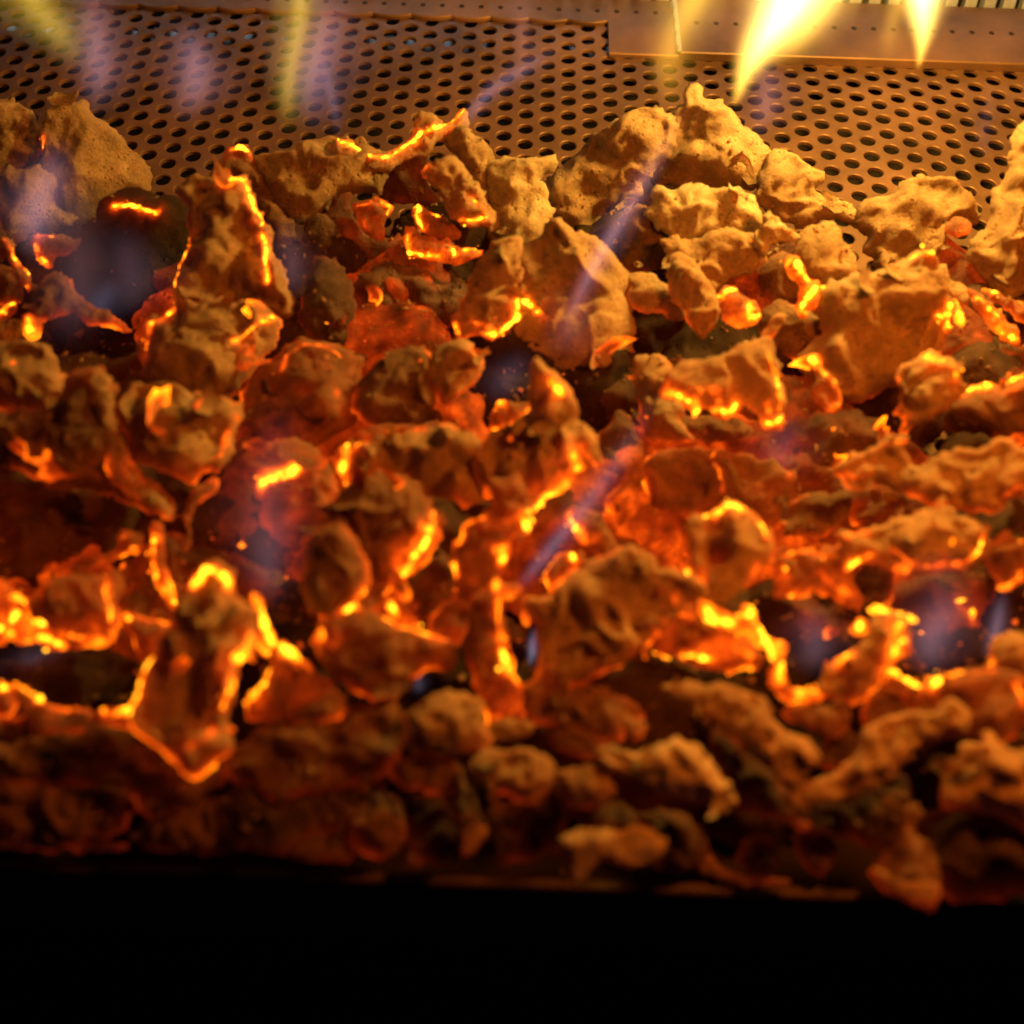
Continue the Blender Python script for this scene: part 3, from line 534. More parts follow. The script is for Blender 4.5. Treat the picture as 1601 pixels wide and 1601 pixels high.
E('E', '700,1270 715,1230 730,1212 760,1262 830,1240 840,1280 790,1310 765,1340 775,1400 785,1500 800,1610 830,1690 845,1760 850,1830 730,1860 690,1820 660,1710 600,1590 600,1470 620,1400 600,1330 640,1290', 21, 'upright brown stalk with a glowing streak down its right side', 's 730,1228 728,1260; r1.3 745,1275 790,1290 832,1255; m1.2 735,1300 745,1400 748,1480; s1.5 755,1530 775,1600 782,1625', tint='r', bh=.12)
E('E', '850,1340 870,1330 885,1400 865,1420 848,1390', 13, 'tiny orange splinter beside the stalk', 'r 860,1345 870,1410', tint='r', bh=.3)
E('E', '1060,900 1080,870 1130,890 1200,900 1240,960 1280,1050 1290,1100 1200,1100 1140,1050 1080,980', 15, 'tongue-shaped lump glowing on its left side where blue flame crosses', 's1.6 1090,955 1130,1005; m1.2 1065,900 1075,940', tint='r', bh=.15)
E('E', '1240,840 1300,760 1370,660 1400,620 1410,700 1390,800 1370,900 1310,950 1280,910', 13, 'sparkling bright red diamond-shaped lump', 'f2.5 1300,830 1350,800; r.8 1240,860 1280,910', tint='r', bh=.32, fuzz=.5)
E('E', '1180,640 1250,470 1340,460 1390,560 1400,640 1330,700 1270,790 1200,870 1130,860 1130,760', 8, 'shaded violet-brown lump right of the hooked one', tint='p', fold=.5, bh=.06)
E('E', '870,1280 900,1255 950,1300 1000,1270 1060,1220 1130,1180 1180,1130 1250,1100 1340,1080 1430,1110 1480,1180 1560,1190 1620,1230 1640,1300 1560,1330 1480,1400 1440,1480 1340,1550 1190,1640 1000,1720 900,1780 870,1760 880,1680 940,1570 950,1440 910,1370 880,1320', 22, 'broad ochre-topped lump with a horn at its left and dark underside', 'r 1340,1620 1270,1630 1210,1655; m1.3 1455,1555 1460,1570; r1.6 1480,1470 1420,1560; f2 1560,1290 1500,1400', th=.75)
E('E', '960,1170 1000,1100 1080,1080 1120,1070 1150,1100 1060,1200 980,1260', 15, 'dark red lump with one yellow bead behind the horned lump', 's1.5 1080,1108 1098,1112; f 1120,1075', tint='r', bh=.2)
E('E', '1360,200 1390,175 1510,175 1540,230 1560,330 1600,480 1640,560 1420,550 1400,440 1380,320', 12, 'muted square-topped block left of the winged ember', fold=.5)
# ---- middle right
E('F', '-60,320 0,230 100,200 200,180 290,150 340,120 400,100 420,150 450,230 465,330 470,420 485,460 470,490 400,500 360,470 350,440 280,390 250,430 200,450 150,410 105,400 100,440 75,440 70,400 0,370 -60,350', 21, 'winged orange ember with a bright yellow lower edge', 's1.7 -50,335 0,355 50,385; s1.2 70,390 90,430; s1.7 160,420 215,432 262,395; s1.6 400,478 440,475 468,455; m.8 400,170 440,260 455,350 462,420; r2.5 60,330 200,350; r2 400,400 420,440', tint='o', bh=.10, th=.7, fold=.6, flakes=0)
E('F', '360,120 400,60 430,0 480,-30 500,0 450,70 410,120', 20, 'short ochre stem above the winged ember')
E('F', '-30,460 60,440 200,470 320,480 340,580 200,560 60,560 -50,550 -130,540 -130,400', 9, 'dull red slab in shade under the winged ember', tint='r', bh=.16, fold=.4)
E('F', '-130,650 0,620 150,610 190,620 300,640 420,660 510,690 520,720 500,770 470,860 420,950 330,890 250,850 150,870 60,900 -30,880 -130,800', 12, 'wide dull red slab with a thin glowing crack across it', 'r.7 180,610 155,660 180,760 200,830; r1.2 505,715 495,745', tint='r', bh=.2, fold=.4)
E('F', '520,560 600,480 680,450 760,420 860,460 960,520 920,600 800,650 760,720 700,760 620,760 560,700 500,660', 9, 'hazy dark red lump in the hollow beside the ochre boulder', tint='p', bh=.17, fold=.5)
E('F', '470,960 540,860 580,810 680,820 760,790 800,830 780,900 740,960 660,1010 560,1040 480,1040', 11, 'dusky brown lump above the furry red one', 'r 540,835 585,815', tint='r', bh=.1)
E('F', '600,165 650,190 690,250 740,310 765,370 740,410 700,415 650,380 610,330 640,280 620,220', 19, 'curled glowing tongue hanging from the furry ochre boulder', 's1.4 605,180 630,200; m 630,200 680,250 730,310; r1.5 700,410 745,390', tint='r', bh=.3, hol=.5)
E('F', '985,430 1010,380 1060,340 1010,290 1050,240 1100,200 1140,160 1190,165 1270,190 1290,250 1290,290 1330,340 1270,390 1180,440 1100,480 1070,510 1030,500 1040,450', 20, 'knobbly ochre lump with a bright glowing bar on its top, right side', 's1.5 1150,175 1205,185; s 1205,188 1245,195; m1.3 1272,215 1282,285; r1.5 1045,450 1040,495; r1.2 1020,270 1020,295', fold=1.3)
E('F', '1330,340 1380,310 1440,300 1460,320 1540,280 1600,260 1680,260 1680,500 1560,520 1450,500 1350,460 1270,400', 18, 'brown lump at the right edge crowned with yellow beads', 's1.2 1330,335 1390,315 1447,308; m1.2 1490,310 1540,285 1600,268; r2 1500,330 1600,300', tint='r')
E('F', '760,690 820,640 880,620 950,590 1000,550 1060,545 1090,560 1060,610 1120,680 1200,640 1350,600 1480,550 1540,600 1620,640 1680,680 1680,780 1600,800 1500,840 1420,900 1330,890 1250,860 1150,850 1060,790 1000,760 900,760 850,780 800,730', 23, 'big ochre lump at the right with a blunt snout pointing left', 'r.8 950,588 1010,555 1080,558; r1.3 1500,830 1560,800 1610,785; f1.5 770,710 840,770', th=.85)
E('F', '780,900 860,800 950,770 1050,800 1180,860 1240,900 1100,910 960,960 860,970', 12, 'dull red lump under the snout of the big ochre one', tint='r', bh=.2, fold=.5)
E('F', '60,950 130,930 200,890 260,860 320,890 370,930 410,990 420,1080 390,1130 340,1200 300,1240 220,1300 140,1290 110,1230 60,1200 30,1170 60,1100 60,1030', 22, 'round doughnut-like ochre lump with a dark hole and glowing top rim', 'm 130,925 200,890; s1.2 200,888 265,870 300,885; m 330,900 380,950 405,1000; s2.2 40,1175; s1.2 60,1195 90,1230; r.8 380,1130 320,1230', pit=(180, 1090, 62), fold=.35, flakes=0)
E('F', '110,1300 200,1340 280,1380 330,1320 360,1380 400,1460 450,1480 500,1490 490,1540 430,1570 370,1500 300,1450 200,1420 130,1380', 21, 'web of brilliant yellow ember below the doughnut-like lump', 's1.8 125,1330 150,1380 190,1395; s1.6 190,1395 260,1400; s 285,1380 335,1370; s1.3 345,1340 365,1400 400,1470 430,1530; s1.5 470,1490 455,1550 430,1560; m 320,1500 380,1530', tint='r', bh=.5, fold=1.6)
E('F', '-120,1330 -40,1310 60,1320 120,1390 220,1430 320,1470 380,1540 330,1600 200,1620 60,1580 -60,1540 -160,1480', 18, 'orange-red crusted slope below the brilliant ember web', 'r2 -60,1360 60,1370; m1.5 30,1560 150,1570; r2 200,1500 320,1560; m1 -90,1560 -40,1600', tint='r', bh=.34, fuzz=.5)
E('F', '440,1240 460,1180 480,1090 520,1070 560,1090 600,1065 640,1090 700,1050 745,1040 770,1100 790,1160 800,1250 820,1310 760,1340 700,1290 620,1230 560,1280 480,1280', 18, 'furry red lump dotted with sparks right of the doughnut-like one', 'm1.2 490,1160 495,1185; r 480,1100 540,1085 610,1075; r1.4 640,1180 720,1260 790,1310; r 460,1210; m.7 515,1280 530,1280', tint='r', bh=.26, fuzz=1.2, fold=1.4)
E('F', '750,1000 790,985 870,970 960,960 1060,920 1150,890 1250,890 1340,930 1380,980 1410,960 1420,1030 1410,1100 1340,1150 1200,1170 1100,1160 1040,1180 960,1140 900,1120 860,1110 800,1160 770,1140 760,1060', 21, 'long ochre-topped lump with red fringe and a yellow bar at its left end', 's1.3 785,1145 830,1120 880,1095; r1.2 765,1010 790,990 870,975; r1.5 960,1080 1050,1130 1140,1150 1300,1140; m.8 1320,1120 1370,1050 1402,990; r2 1000,1150 1060,1160', fuzz=.4)
E('F', '1430,1080 1480,1020 1530,990 1580,1040 1660,1060 1660,1150 1590,1200 1530,1260 1480,1255 1490,1190 1440,1140', 20, 'red-brown wedge at the right edge with a glowing lower side', 'm1.2 1490,1250 1540,1230 1600,1180; f 1440,1060 1500,1010', tint='r', bh=.2)
E('F', '800,1180 900,1130 980,1160 1000,1260 960,1340 880,1330 820,1290', 13, 'shaded olive-brown lump under the fringed one', tint='r')
E('F', '1000,1240 1100,1190 1250,1180 1400,1190 1460,1260 1390,1330 1390,1430 1330,1500 1200,1560 1080,1500 1100,1400 1000,1360 960,1300', 9, 'hazy violet-red round lump below the fringed one', 'r1.5 1290,1310 1340,1370 1380,1430', tint='p', bh=.24, fold=.5)
E('F', '400,1330 500,1290 600,1290 720,1340 800,1400 760,1500 680,1560 600,1640 560,1600 520,1500 500,1460', 9, 'smoky red-brown lump behind the yellow-tipped arms', tint='p', bh=.22, fold=.5)
E('F', '890,1340 930,1325 1000,1350 1110,1385 1100,1402 1040,1402 960,1372 900,1362', 22, 'straight bright yellow bar of ember, tilted down to the right', 's1.6 905,1340 940,1345; s1.4 940,1348 1000,1365 1095,1390', tint='r', bh=.5)
E('F', '805,1425 850,1380 882,1400 884,1450 840,1470 808,1455', 20, 'stubby bright yellow knob left of the straight bar', 's2.2 845,1405 840,1445', tint='r', bh=.5)
E('F', '860,1470 900,1380 1000,1390 1050,1410 1070,1500 1050,1550 980,1590 920,1720 850,1760 760,1740 650,1710 690,1630 740,1570 800,1540 850,1520', 21, 'ochre arm under the straight bar with yellow knobs on both sides', 's1.7 1035,1410 1010,1475; s2 1045,1490 1020,1545; s1.7 745,1595 790,1570 805,1565; r1.2 695,1620 715,1600; r2 980,1560 1000,1500', fold=1.3)
E('F', '1430,1590 1450,1540 1470,1480 1560,1470 1660,1480 1660,1700 1600,1720 1580,1670 1500,1640', 20, 'brown-ochre lump at the right edge with an orange bead on its left', 'm1.4 1440,1570 1450,1590', tint='o')
# ---- front right
E('I', '980,200 1010,190 1060,230 1110,280 1150,290 1160,220 1180,260 1250,230 1330,210 1400,200 1500,210 1570,260 1600,300 1600,420 1540,500 1470,540 1400,520 1320,480 1310,400 1250,360 1170,370 1090,380 1030,340 980,260', 20, 'saddle-shaped red-brown lump, glowing V along its upper rim', 's1.4 990,205 1050,240 1105,290; s1.4 1180,285 1240,245; m 1240,245 1330,220; m 1158,230 1178,275; m1.2 1560,300 1590,370; r1.5 1350,215 1450,215', tint='r', bh=.14)
E('I', '880,320 980,280 1050,350 1090,390 980,430 880,470 860,400', 18, 'shaded brown lump between the ochre arm and the front ochre ridge', tint='r', bh=.08)
E('I', '430,160 470,130 500,200 510,270 560,280 660,290 690,330 620,350 520,350 450,300 430,230', 19, 'low ember corner with a yellow upright and level glowing streak', 's1.3 480,165 475,200 475,260; s1.1 550,295 600,300 650,300; r 540,310 660,315', tint='r', bh=.25)
E('I', '320,175 345,180 350,200 325,205', 19, 'tiny red bead in the dark slot of the slope', 'm1.2 330,190', tint='r', bh=.3)
E('I', '480,400 560,350 680,370 740,330 790,400 770,480 700,520 640,470 540,440', 18, 'brick-red wedge below the level glowing streak', tint='r', bh=.14)
E('I', '-30,290 0,280 100,270 230,290 330,310 400,360 440,440 480,480 560,500 620,560 640,600 590,640 530,730 470,720 430,650 380,600 310,570 240,500 170,430 100,380 20,360 -30,340', 23, 'long ochre ridge curving down through the front centre', fold=1.3)
E('I', '850,480 920,450 1000,420 1080,400 1170,420 1200,370 1250,355 1300,380 1315,440 1300,520 1220,520 1130,560 1040,600 1020,680 940,720 840,750 740,790 660,830 600,840 540,810 550,740 600,710 700,690 780,640 850,600 840,540', 24, 'forked ochre ridge at the front right with a blunt upright end', th=.85)
E('I', '1310,560 1400,570 1410,510 1450,520 1480,570 1600,580 1680,590 1680,950 1580,910 1480,870 1350,830 1240,810 1230,740 1280,660', 22, 'broad ochre lump cut by the right edge near the front')
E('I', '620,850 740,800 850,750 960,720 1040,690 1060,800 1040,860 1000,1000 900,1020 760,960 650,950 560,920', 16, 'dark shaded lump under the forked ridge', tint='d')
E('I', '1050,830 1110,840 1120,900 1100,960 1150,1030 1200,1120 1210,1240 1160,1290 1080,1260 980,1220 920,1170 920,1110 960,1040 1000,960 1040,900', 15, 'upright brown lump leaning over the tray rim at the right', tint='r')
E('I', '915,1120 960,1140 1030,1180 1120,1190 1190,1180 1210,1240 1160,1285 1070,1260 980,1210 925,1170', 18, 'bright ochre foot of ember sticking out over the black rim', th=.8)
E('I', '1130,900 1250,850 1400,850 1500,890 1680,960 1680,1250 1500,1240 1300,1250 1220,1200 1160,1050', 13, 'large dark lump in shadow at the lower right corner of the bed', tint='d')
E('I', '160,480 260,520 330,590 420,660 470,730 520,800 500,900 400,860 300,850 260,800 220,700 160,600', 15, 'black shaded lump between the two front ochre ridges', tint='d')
E('I', '290,1080 310,990 420,980 460,1020 450,1100 430,1150 330,1140', 12, 'dim square-ended lump by the front rim', tint='d', fold=.4)
E('I', '540,960 650,950 740,1000 720,1100 640,1150 560,1080', 12, 'dim rounded lump right of the square-ended one at the rim', tint='d')
E('I', '120,1080 170,1060 220,1130 300,1150 420,1155 540,1180 500,1195 320,1190 200,1170 110,1150', 10.5, 'thin low sliver lying along the front rim', tint='r', th=.6)
E('I', '530,910 560,890 610,900 615,930 580,940 540,930', 19, 'small ochre crumb under the left fork of the ridge')
E('I', '660,560 720,470 800,480 840,540 800,620 700,660 640,620', 15, 'dark lump in the notch between the front ridges', tint='d')
# ---- front centre
E('H', '1300,440 1320,420 1400,430 1420,470 1390,520 1340,500', 25, 'small pale ochre pebble above the pale front slab')
E('H', '1380,600 1450,560 1520,530 1600,530 1680,580 1730,650 1780,720 1830,790 1800,830 1720,840 1650,820 1560,790 1450,750 1380,700 1300,680 1240,650 1220,580 1260,550 1330,560', 22, 'pale ochre slab sloping down to the right in the front row', tint='w')
E('H', '330,420 400,340 480,310 600,320 650,350 660,440 660,480 700,520 640,560 560,580 480,560 390,560 310,540 300,480', 22, 'blocky ochre lump, front centre left, with flat top', fold=.7)
E('H', '670,470 740,430 850,425 900,450 880,500 780,520 700,530', 20, 'low ochre lump right of the flat-topped block')
E('H', '600,640 700,560 800,580 900,570 960,610 990,660 980,740 920,800 840,810 760,770 700,720 640,700', 21, 'brown-ochre lump in front of the flat-topped block')
E('H', '960,740 1000,680 1080,670 1180,660 1240,700 1270,770 1240,790 1200,830 1100,840 1060,800', 20, 'dented ochre lump left of the pale front slab', fold=1.4)
E('H', '1020,1000 1060,970 1150,950 1250,945 1370,940 1440,970 1515,1000 1490,1050 1420,1090 1340,1110 1260,1080 1180,1090 1120,1170 1090,1130 1080,1060', 20, 'bright flat ochre slab overhanging the front rim', tint='w', fold=.4, th=.8)
E('H', '230,700 280,610 330,620 380,580 450,600 540,620 570,700 640,840 620,880 560,850 520,780 460,760 400,760 300,740', 18, 'brown lump with a pale right side below the flat-topped block', tint='r')
E('H', '480,800 540,730 590,790 640,860 690,930 650,1000 600,1060 560,1040 590,950 540,880', 17, 'ochre ridge slanting to the rim at the front centre', )
E('H', '680,780 720,770 755,830 740,850 700,810', 20, 'tiny ochre pebble in the dark gap of the front row')
E('H', '70,1000 60,900 120,800 200,770 280,800 300,900 290,1000 250,1060 150,1060', 13, 'dark red rounded lump at the rim, front centre left', tint='r')
E('H', '310,1110 320,1040 360,1020 400,1060 370,1110', 12, 'small brown crumb touching the front rim', tint='r')
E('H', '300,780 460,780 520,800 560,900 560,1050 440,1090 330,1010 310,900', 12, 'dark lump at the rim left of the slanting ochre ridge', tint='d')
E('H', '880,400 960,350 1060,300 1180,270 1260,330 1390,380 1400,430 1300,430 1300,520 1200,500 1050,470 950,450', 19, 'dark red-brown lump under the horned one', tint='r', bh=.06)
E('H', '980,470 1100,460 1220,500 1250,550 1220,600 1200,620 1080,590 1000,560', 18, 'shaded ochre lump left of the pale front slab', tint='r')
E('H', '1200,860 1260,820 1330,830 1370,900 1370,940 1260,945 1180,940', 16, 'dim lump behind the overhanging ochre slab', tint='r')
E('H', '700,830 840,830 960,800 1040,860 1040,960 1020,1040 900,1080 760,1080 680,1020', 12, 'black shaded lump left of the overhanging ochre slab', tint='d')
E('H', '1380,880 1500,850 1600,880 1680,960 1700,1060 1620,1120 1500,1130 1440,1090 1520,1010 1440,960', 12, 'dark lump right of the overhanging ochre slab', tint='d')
# ---- front left
E('G', '-40,420 90,420 110,460 100,530 -40,540', 18, 'dark flat chip with a faint glowing line at the left edge', 'r.8 -20,432 85,434', tint='k', fold=.3, th=.6)
E('G', '-40,270 40,265 80,300 70,400 -40,410', 17, 'red-brown lump with an orange bead, left edge above the flat chip', 's1.2 -10,290 20,283 40,292', tint='r', bh=.18)
E('G', '60,265 170,330 230,370 300,380 400,390 450,390 440,440 380,480 280,500 180,490 150,440 120,380', 18, 'rim of red-fringed ember curving below the dark blue hollow', 'm.8 60,268 120,300 165,328; s1.7 178,335 200,337; r1.2 230,370 300,382 390,387', tint='r', bh=.12)
E('G', '450,400 480,375 540,380 600,370 640,340 680,380 700,440 620,470 520,450 440,450', 20, 'beaded yellow ember rim left of the tall cone', 's1.1 480,380 490,405; s1.1 540,390 575,385 600,380; s1.4 610,372 635,350', tint='r', bh=.12)
E('G', '-40,560 60,540 200,510 350,500 450,450 560,420 640,420 700,490 660,560 580,600 600,680 600,750 450,740 300,730 180,720 60,720 -40,700', 16, 'wide dim red-brown lump at the front left', tint='r')
E('G', '-40,740 100,720 250,740 330,730 480,760 590,770 600,850 560,930 400,970 250,1010 130,990 60,920 -40,860', 15, 'folded dim red lump just above the rim at the front left', tint='r', fold=1.4)
E('G', '-40,880 50,900 120,970 250,1005 450,985 560,995 560,1025 200,1030 -40,1010', 13, 'pale low strip of ember along the rim at the left edge')
E('G', '580,620 640,560 700,560 780,600 860,650 960,650 1050,640 1000,720 900,800 800,850 720,880 650,820 600,740', 18, 'dim red lump in front of the tall cone', tint='r', bh=.05)
E('G', '650,990 700,880 850,840 960,800 1050,830 1090,930 1090,1030 960,1040 760,1030', 13, 'low brown lump at the rim below the tall cone', tint='r')
E('G', '1060,650 1150,560 1250,460 1400,450 1500,440 1600,430 1700,450 1720,600 1680,760 1560,740 1440,760 1300,790 1200,740 1100,700', 17, 'big dark red lump right of the tall cone', tint='r', bh=.05)
E('G', '1050,800 1150,740 1300,800 1430,780 1560,760 1660,800 1640,900 1560,960 1450,940 1380,1030 1250,1040 1120,1020 1090,920', 14, 'dark brown lump above the rim, right of the low brown one', tint='d')
E('G', '1150,370 1210,270 1260,200 1290,90 1330,90 1390,150 1440,200 1500,230 1530,290 1480,340 1400,380 1340,420 1250,430 1170,430', 20, 'orange-brown lump with a yellow glow on its upper left edge', 's1.6 1300,95 1340,120 1380,150; s1.3 1250,200 1210,280 1170,335; s1.5 1130,360; r 1400,170 1445,205', tint='r', bh=.18)
E('G', '1340,400 1400,350 1480,330 1540,290 1600,340 1590,420 1480,460 1380,440', 20, 'rounded orange-ochre lump below the yellow-edged one', )
E('G', '1340,1060 1400,980 1500,950 1600,960 1640,1050 1600,1090 1450,1080', 12.5, 'low rounded lump with a lit edge at the rim, left of centre', tint='r')
E('H', '-20,420 100,370 180,340 250,360 320,440 290,540 250,620 200,700 100,700 0,660 -40,560', 17, 'dark red lump left of the flat-topped front block', tint='r', bh=.05)
E('H', '-20,780 60,720 180,720 220,760 120,800 60,900 -20,950', 14, 'dim brown lump behind the dark red rounded one', tint='d')

# ---- the lower layer of the bed, seen only in the gaps between the lumps above
TOP = np.array([(-60, 300), (0, 300), (230, 400), (330, 360), (530, 330), (720, 300), (860, 360), (1040, 320), (1150, 320), (1280, 430), (1420, 430), (1530, 440), (1700, 380)], float)
OPEN = [(1345, 385, 50)]
yy = 330
while yy < 1400:
    st = 122 + (yy - 300) * 0.05
    for xx in np.arange(-40, 1660, st):
        random.seed(int(xx * 13 + yy * 7))
        x = xx + random.uniform(-.3, .3) * st; y = yy + random.uniform(-.3, .3) * st
        if y < np.interp(x, TOP[:, 0], TOP[:, 1]) + 30 or y > 1215 + x * .035: continue
        if any(math.hypot(x - a, y - b) < r + 40 for a, b, r in OPEN): continue
        n = 9; ph = random.uniform(0, 6); R0 = st * random.uniform(.66, .85) * (1.35 if yy > 1080 else 1)
        pg = np.array([[x + R0 * random.uniform(.75, 1.2) * math.cos(ph + i * 6.283 / n), y + R0 * .9 * random.uniform(.75, 1.2) * math.sin(ph + i * 6.283 / n)] for i in range(n)])
        hot = np.interp(y, [380, 520, 1000, 1090], [.08, .34, .38, .05]) * random.choice((.1, .15, .25, .8, 1.1, 1.3))
        dark = min(math.hypot(x - 790, y - 590), math.hypot(x - 150, y - 520), math.hypot(x - 90, y - 1060)) < 80  # near-black tint puts the shade of the deep gaps into the lumps
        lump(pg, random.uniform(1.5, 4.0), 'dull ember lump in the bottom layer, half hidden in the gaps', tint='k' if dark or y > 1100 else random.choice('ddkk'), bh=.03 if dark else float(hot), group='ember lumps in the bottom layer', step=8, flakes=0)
    yy += st * .85
o = lump(pts('B', '1362,1222 1385,1212 1412,1222 1405,1240 1380,1243'), 12, 'small pale shiny ash flake in the brown gap', tint='w', th=.4, fold=.1, name='ash_flake', step=2, flakes=0)
o['category'] = 'ash flake'

# ---- crumbs and grit lying on and between the lumps: nobody could count them
bpy.context.view_layer.update(); dg = bpy.context.evaluated_depsgraph_get()
cv = []; cf = []; ch = []
for _ in range(5200):
    px = random.uniform(-20, 1620); py = random.uniform(250, 1340)
    if py < np.interp(px, TOP[:, 0], TOP[:, 1]) - 40: continue
    g3 = at_z(px, py, 8.0)
    hit, loc, nr, idx, ob, _m = sc.ray_cast(dg, Vector((g3[0], g3[1], 80)) * MM, Vector((0, 0, -1)))
    if not hit: continue
    zz = loc.z * 1000
    if zz < 0.5 and random.random() < .5: continue
    if zz > 12 and random.random() < .72: continue
    r = random.uniform(.16, .5) * (1.7 if random.random() < .2 else 1)
    hz = float(np.interp(py, [380, 560, 1020, 1090], [.0, .55, 1, .05]))
    hh = random.uniform(.3, 1.0) * hz if random.random() < (.09 if zz < 14 else .05) else random.uniform(0, .22) * hz
    b0 = len(cv); c = np.array(loc) * 1000 + np.array(nr) * r * .35
    e1 = rng.normal(0, 1, 3); e1 /= np.linalg.norm(e1); e2 = np.cross(e1, rng.normal(0, 1, 3)); e2 /= np.linalg.norm(e2); e3 = np.cross(e1, e2)
    for d, k in ((e1, 1.5), (-e1, 1.2), (e2, .9), (-e2, .9), (e3, .55), (-e3, .55)):
        cv.append(c + d * r * k * random.uniform(.6, 1.3)); ch.append(hh)
    for i in (0, 1):
        for j in (2, 3):
            for k in (4, 5): cf.append((b0 + i, b0 + j, b0 + k) if (i + j + k) % 2 == 0 else (b0 + j, b0 + i, b0 + k))
cr_ = mesh_obj('ember_crumbs', cv, cf, M_EMBER); cr_.color = (.5, .38, .28, 1)
ca = cr_.data.attributes.new('ember_heat', 'FLOAT', 'POINT'); ca.data.foreach_set('value', np.array(ch, np.float32))
tag(cr_, 'fine crumbs and grit scattered on and between the ember lumps', 'ember crumbs', kind='stuff')

# ------------------------------------------------------------------ flames: glowing gas, closed shapes filled with an emitting volume
def gas_material(name, c0, c1, strength, wid, along, soft, bend, wave, seed):
    m, nt, out = mat(name); L = nt.links.new
    tc = N(nt, 'ShaderNodeTexCoord'); sx = N(nt, 'ShaderNodeSeparateXYZ'); L(tc.outputs['Object'], sx.inputs[0])
    X, Y, Z = sx.outputs
    off = math_n(nt, 'MULTIPLY', math_n(nt, 'SINE', math_n(nt, 'ADD', math_n(nt, 'MULTIPLY', Z, 6.5), seed)), wave * .3)
    bz = math_n(nt, 'MULTIPLY', math_n(nt, 'MULTIPLY', Z, math_n(nt, 'SUBTRACT', 1.0, Z)), bend * 4)
    xx = math_n(nt, 'ADD', math_n(nt, 'SUBTRACT', X, bz), off)
    r = math_n(nt, 'SQRT', math_n(nt, 'ADD', math_n(nt, 'MULTIPLY', xx, xx), math_n(nt, 'MULTIPLY', Y, Y)))
    wr = ramp(nt, [(p, (v, v, v)) for p, v in wid], 'B_SPLINE'); L(Z, wr.inputs[0])
    q = math_n(nt, 'MAXIMUM', math_n(nt, 'SUBTRACT', 1.0, math_n(nt, 'DIVIDE', r, math_n(nt, 'MAXIMUM', wr.outputs[0], 0.001))), 0.0)
    q = math_n(nt, 'POWER', q, soft)
    ar = ramp(nt, [(p, (v, v, v)) for p, v in along], 'EASE'); L(Z, ar.inputs[0])
    st = math_n(nt, 'SINE', math_n(nt, 'ADD', math_n(nt, 'MULTIPLY', xx, 8.0), math_n(nt, 'MULTIPLY', Z, 3.0)))
    d = math_n(nt, 'MULTIPLY', math_n(nt, 'MULTIPLY', q, ar.outputs[0]), math_n(nt, 'ADD', math_n(nt, 'MULTIPLY', st, .28), .8))
    cr = ramp(nt, [(0, c0), (1, c1)]); L(Z, cr.inputs[0])
    e = N(nt, 'ShaderNodeEmission'); L(cr.outputs[0], e.inputs[0]); L(math_n(nt, 'MULTIPLY', d, strength), e.inputs[1])
    L(e.outputs[0], out.inputs['Volume']); m.cycles.volume_step_rate = 1.3
    return m
gas_n = 0
def gas(name, a, b, width, c0, c1, s, label, cat, wid=((0, .3), (.4, .95), (.6, .95), (1, .3)), along=((0, 0), (.4, 1), (.6, .9), (1, 0)), soft=2.3, bend=0.0, wave=.25, group=None, flat=.6):
    """a, b: foot and tip (mm); width in mm"""
    global gas_n; gas_n += 1
    a = Vector(a); b = Vector(b); ln = (b - a).length
    m = gas_material('gas_%02d' % gas_n, c0, c1, s / (width * MM), wid, along, soft, bend, wave, gas_n * 3.1)
    bm = bmesh.new(); bmesh.ops.create_cone(bm, cap_ends=True, segments=16, radius1=1, radius2=1, depth=1)
    for v in bm.verts: v.co.z += 0.5; v.co.x *= 1 + abs(bend) + wave * .5; v.co.y *= 1.02
    me = bpy.data.meshes.new(name); bm.to_mesh(me); bm.free(); me.materials.append(m)
    o = bpy.data.objects.new(name, me); C.objects.link(o)
    z = (b - a).normalized(); vw = (Vector(CAM) - (a + b) / 2).normalized(); x = z.cross(vw).normalized() * -1; y = z.cross(x)
    M = Matrix((x, y, z)).transposed().to_4x4()
    o.matrix_world = Matrix.Translation(a * MM) @ M @ Matrix.Diagonal((width * MM, width * MM * flat, ln * MM, 1))
    tag(o, label, cat, group); return o
def gpx(name, pa, za, pb, width_px, *args, dy=0.0, **k):
    a = at_z(pa[0], pa[1], za); b = at_y(pb[0], pb[1], a[1] + dy)
    w = width_px * np.linalg.norm((a + b) / 2 - CAM) / F
    return gas(name, a, b, w, *args, **k)
YEL = (1.0, 0.78, 0.12); ORG = (1.0, 0.42, 0.03); GRN = (1.0, 0.64, 0.07); LIL = (0.62, 0.38, 0.55); BLU = (0.32, 0.33, 0.54); VIO = (0.55, 0.33, 0.44); PNK = (0.8, 0.32, 0.3)
up = ((0, .12), (.25, .45), (.6, .8), (1, 1)); upa = ((0, 0), (.06, 1), (.8, 1), (1, .5))
cc = ((0, .06), (.25, .3), (.5, .6), (.75, .9), (1, 1))
gpx('flame', (1146, 170), 17, (1240, -120), 122, (1.0, .52, .04), (1.0, .66, .22), 24.0, 'tall brilliant yellow-white flame rising from the pointed peak', 'flame', wid=cc, along=((0, 0), (.1, .7), (.5, 1), (1, .8)), soft=3.0, wave=.3, bend=-.16)
gpx('flame', (1165, 110), 22, (1345, -110), 80, (1.0, .5, .04), (1.0, .6, .08), 3.4, 'yellow flame lick leaning right off the brilliant one', 'flame', wid=((0, .1), (.3, .5), (.7, .9), (1, 1)), along=((0, 0), (.35, .7), (1, 1)), soft=2.0, wave=.35, bend=-.35)
gpx('flame', (1060, 190), 15, (1120, -140), 92, ORG, GRN, 2.6, 'translucent amber veil of flame left of the brilliant one', 'flame', wid=((0, .3), (.4, .6), (1, 1)), along=((0, 0), (.35, .45), (1, 1)), soft=1.6, wave=.4, bend=.2)
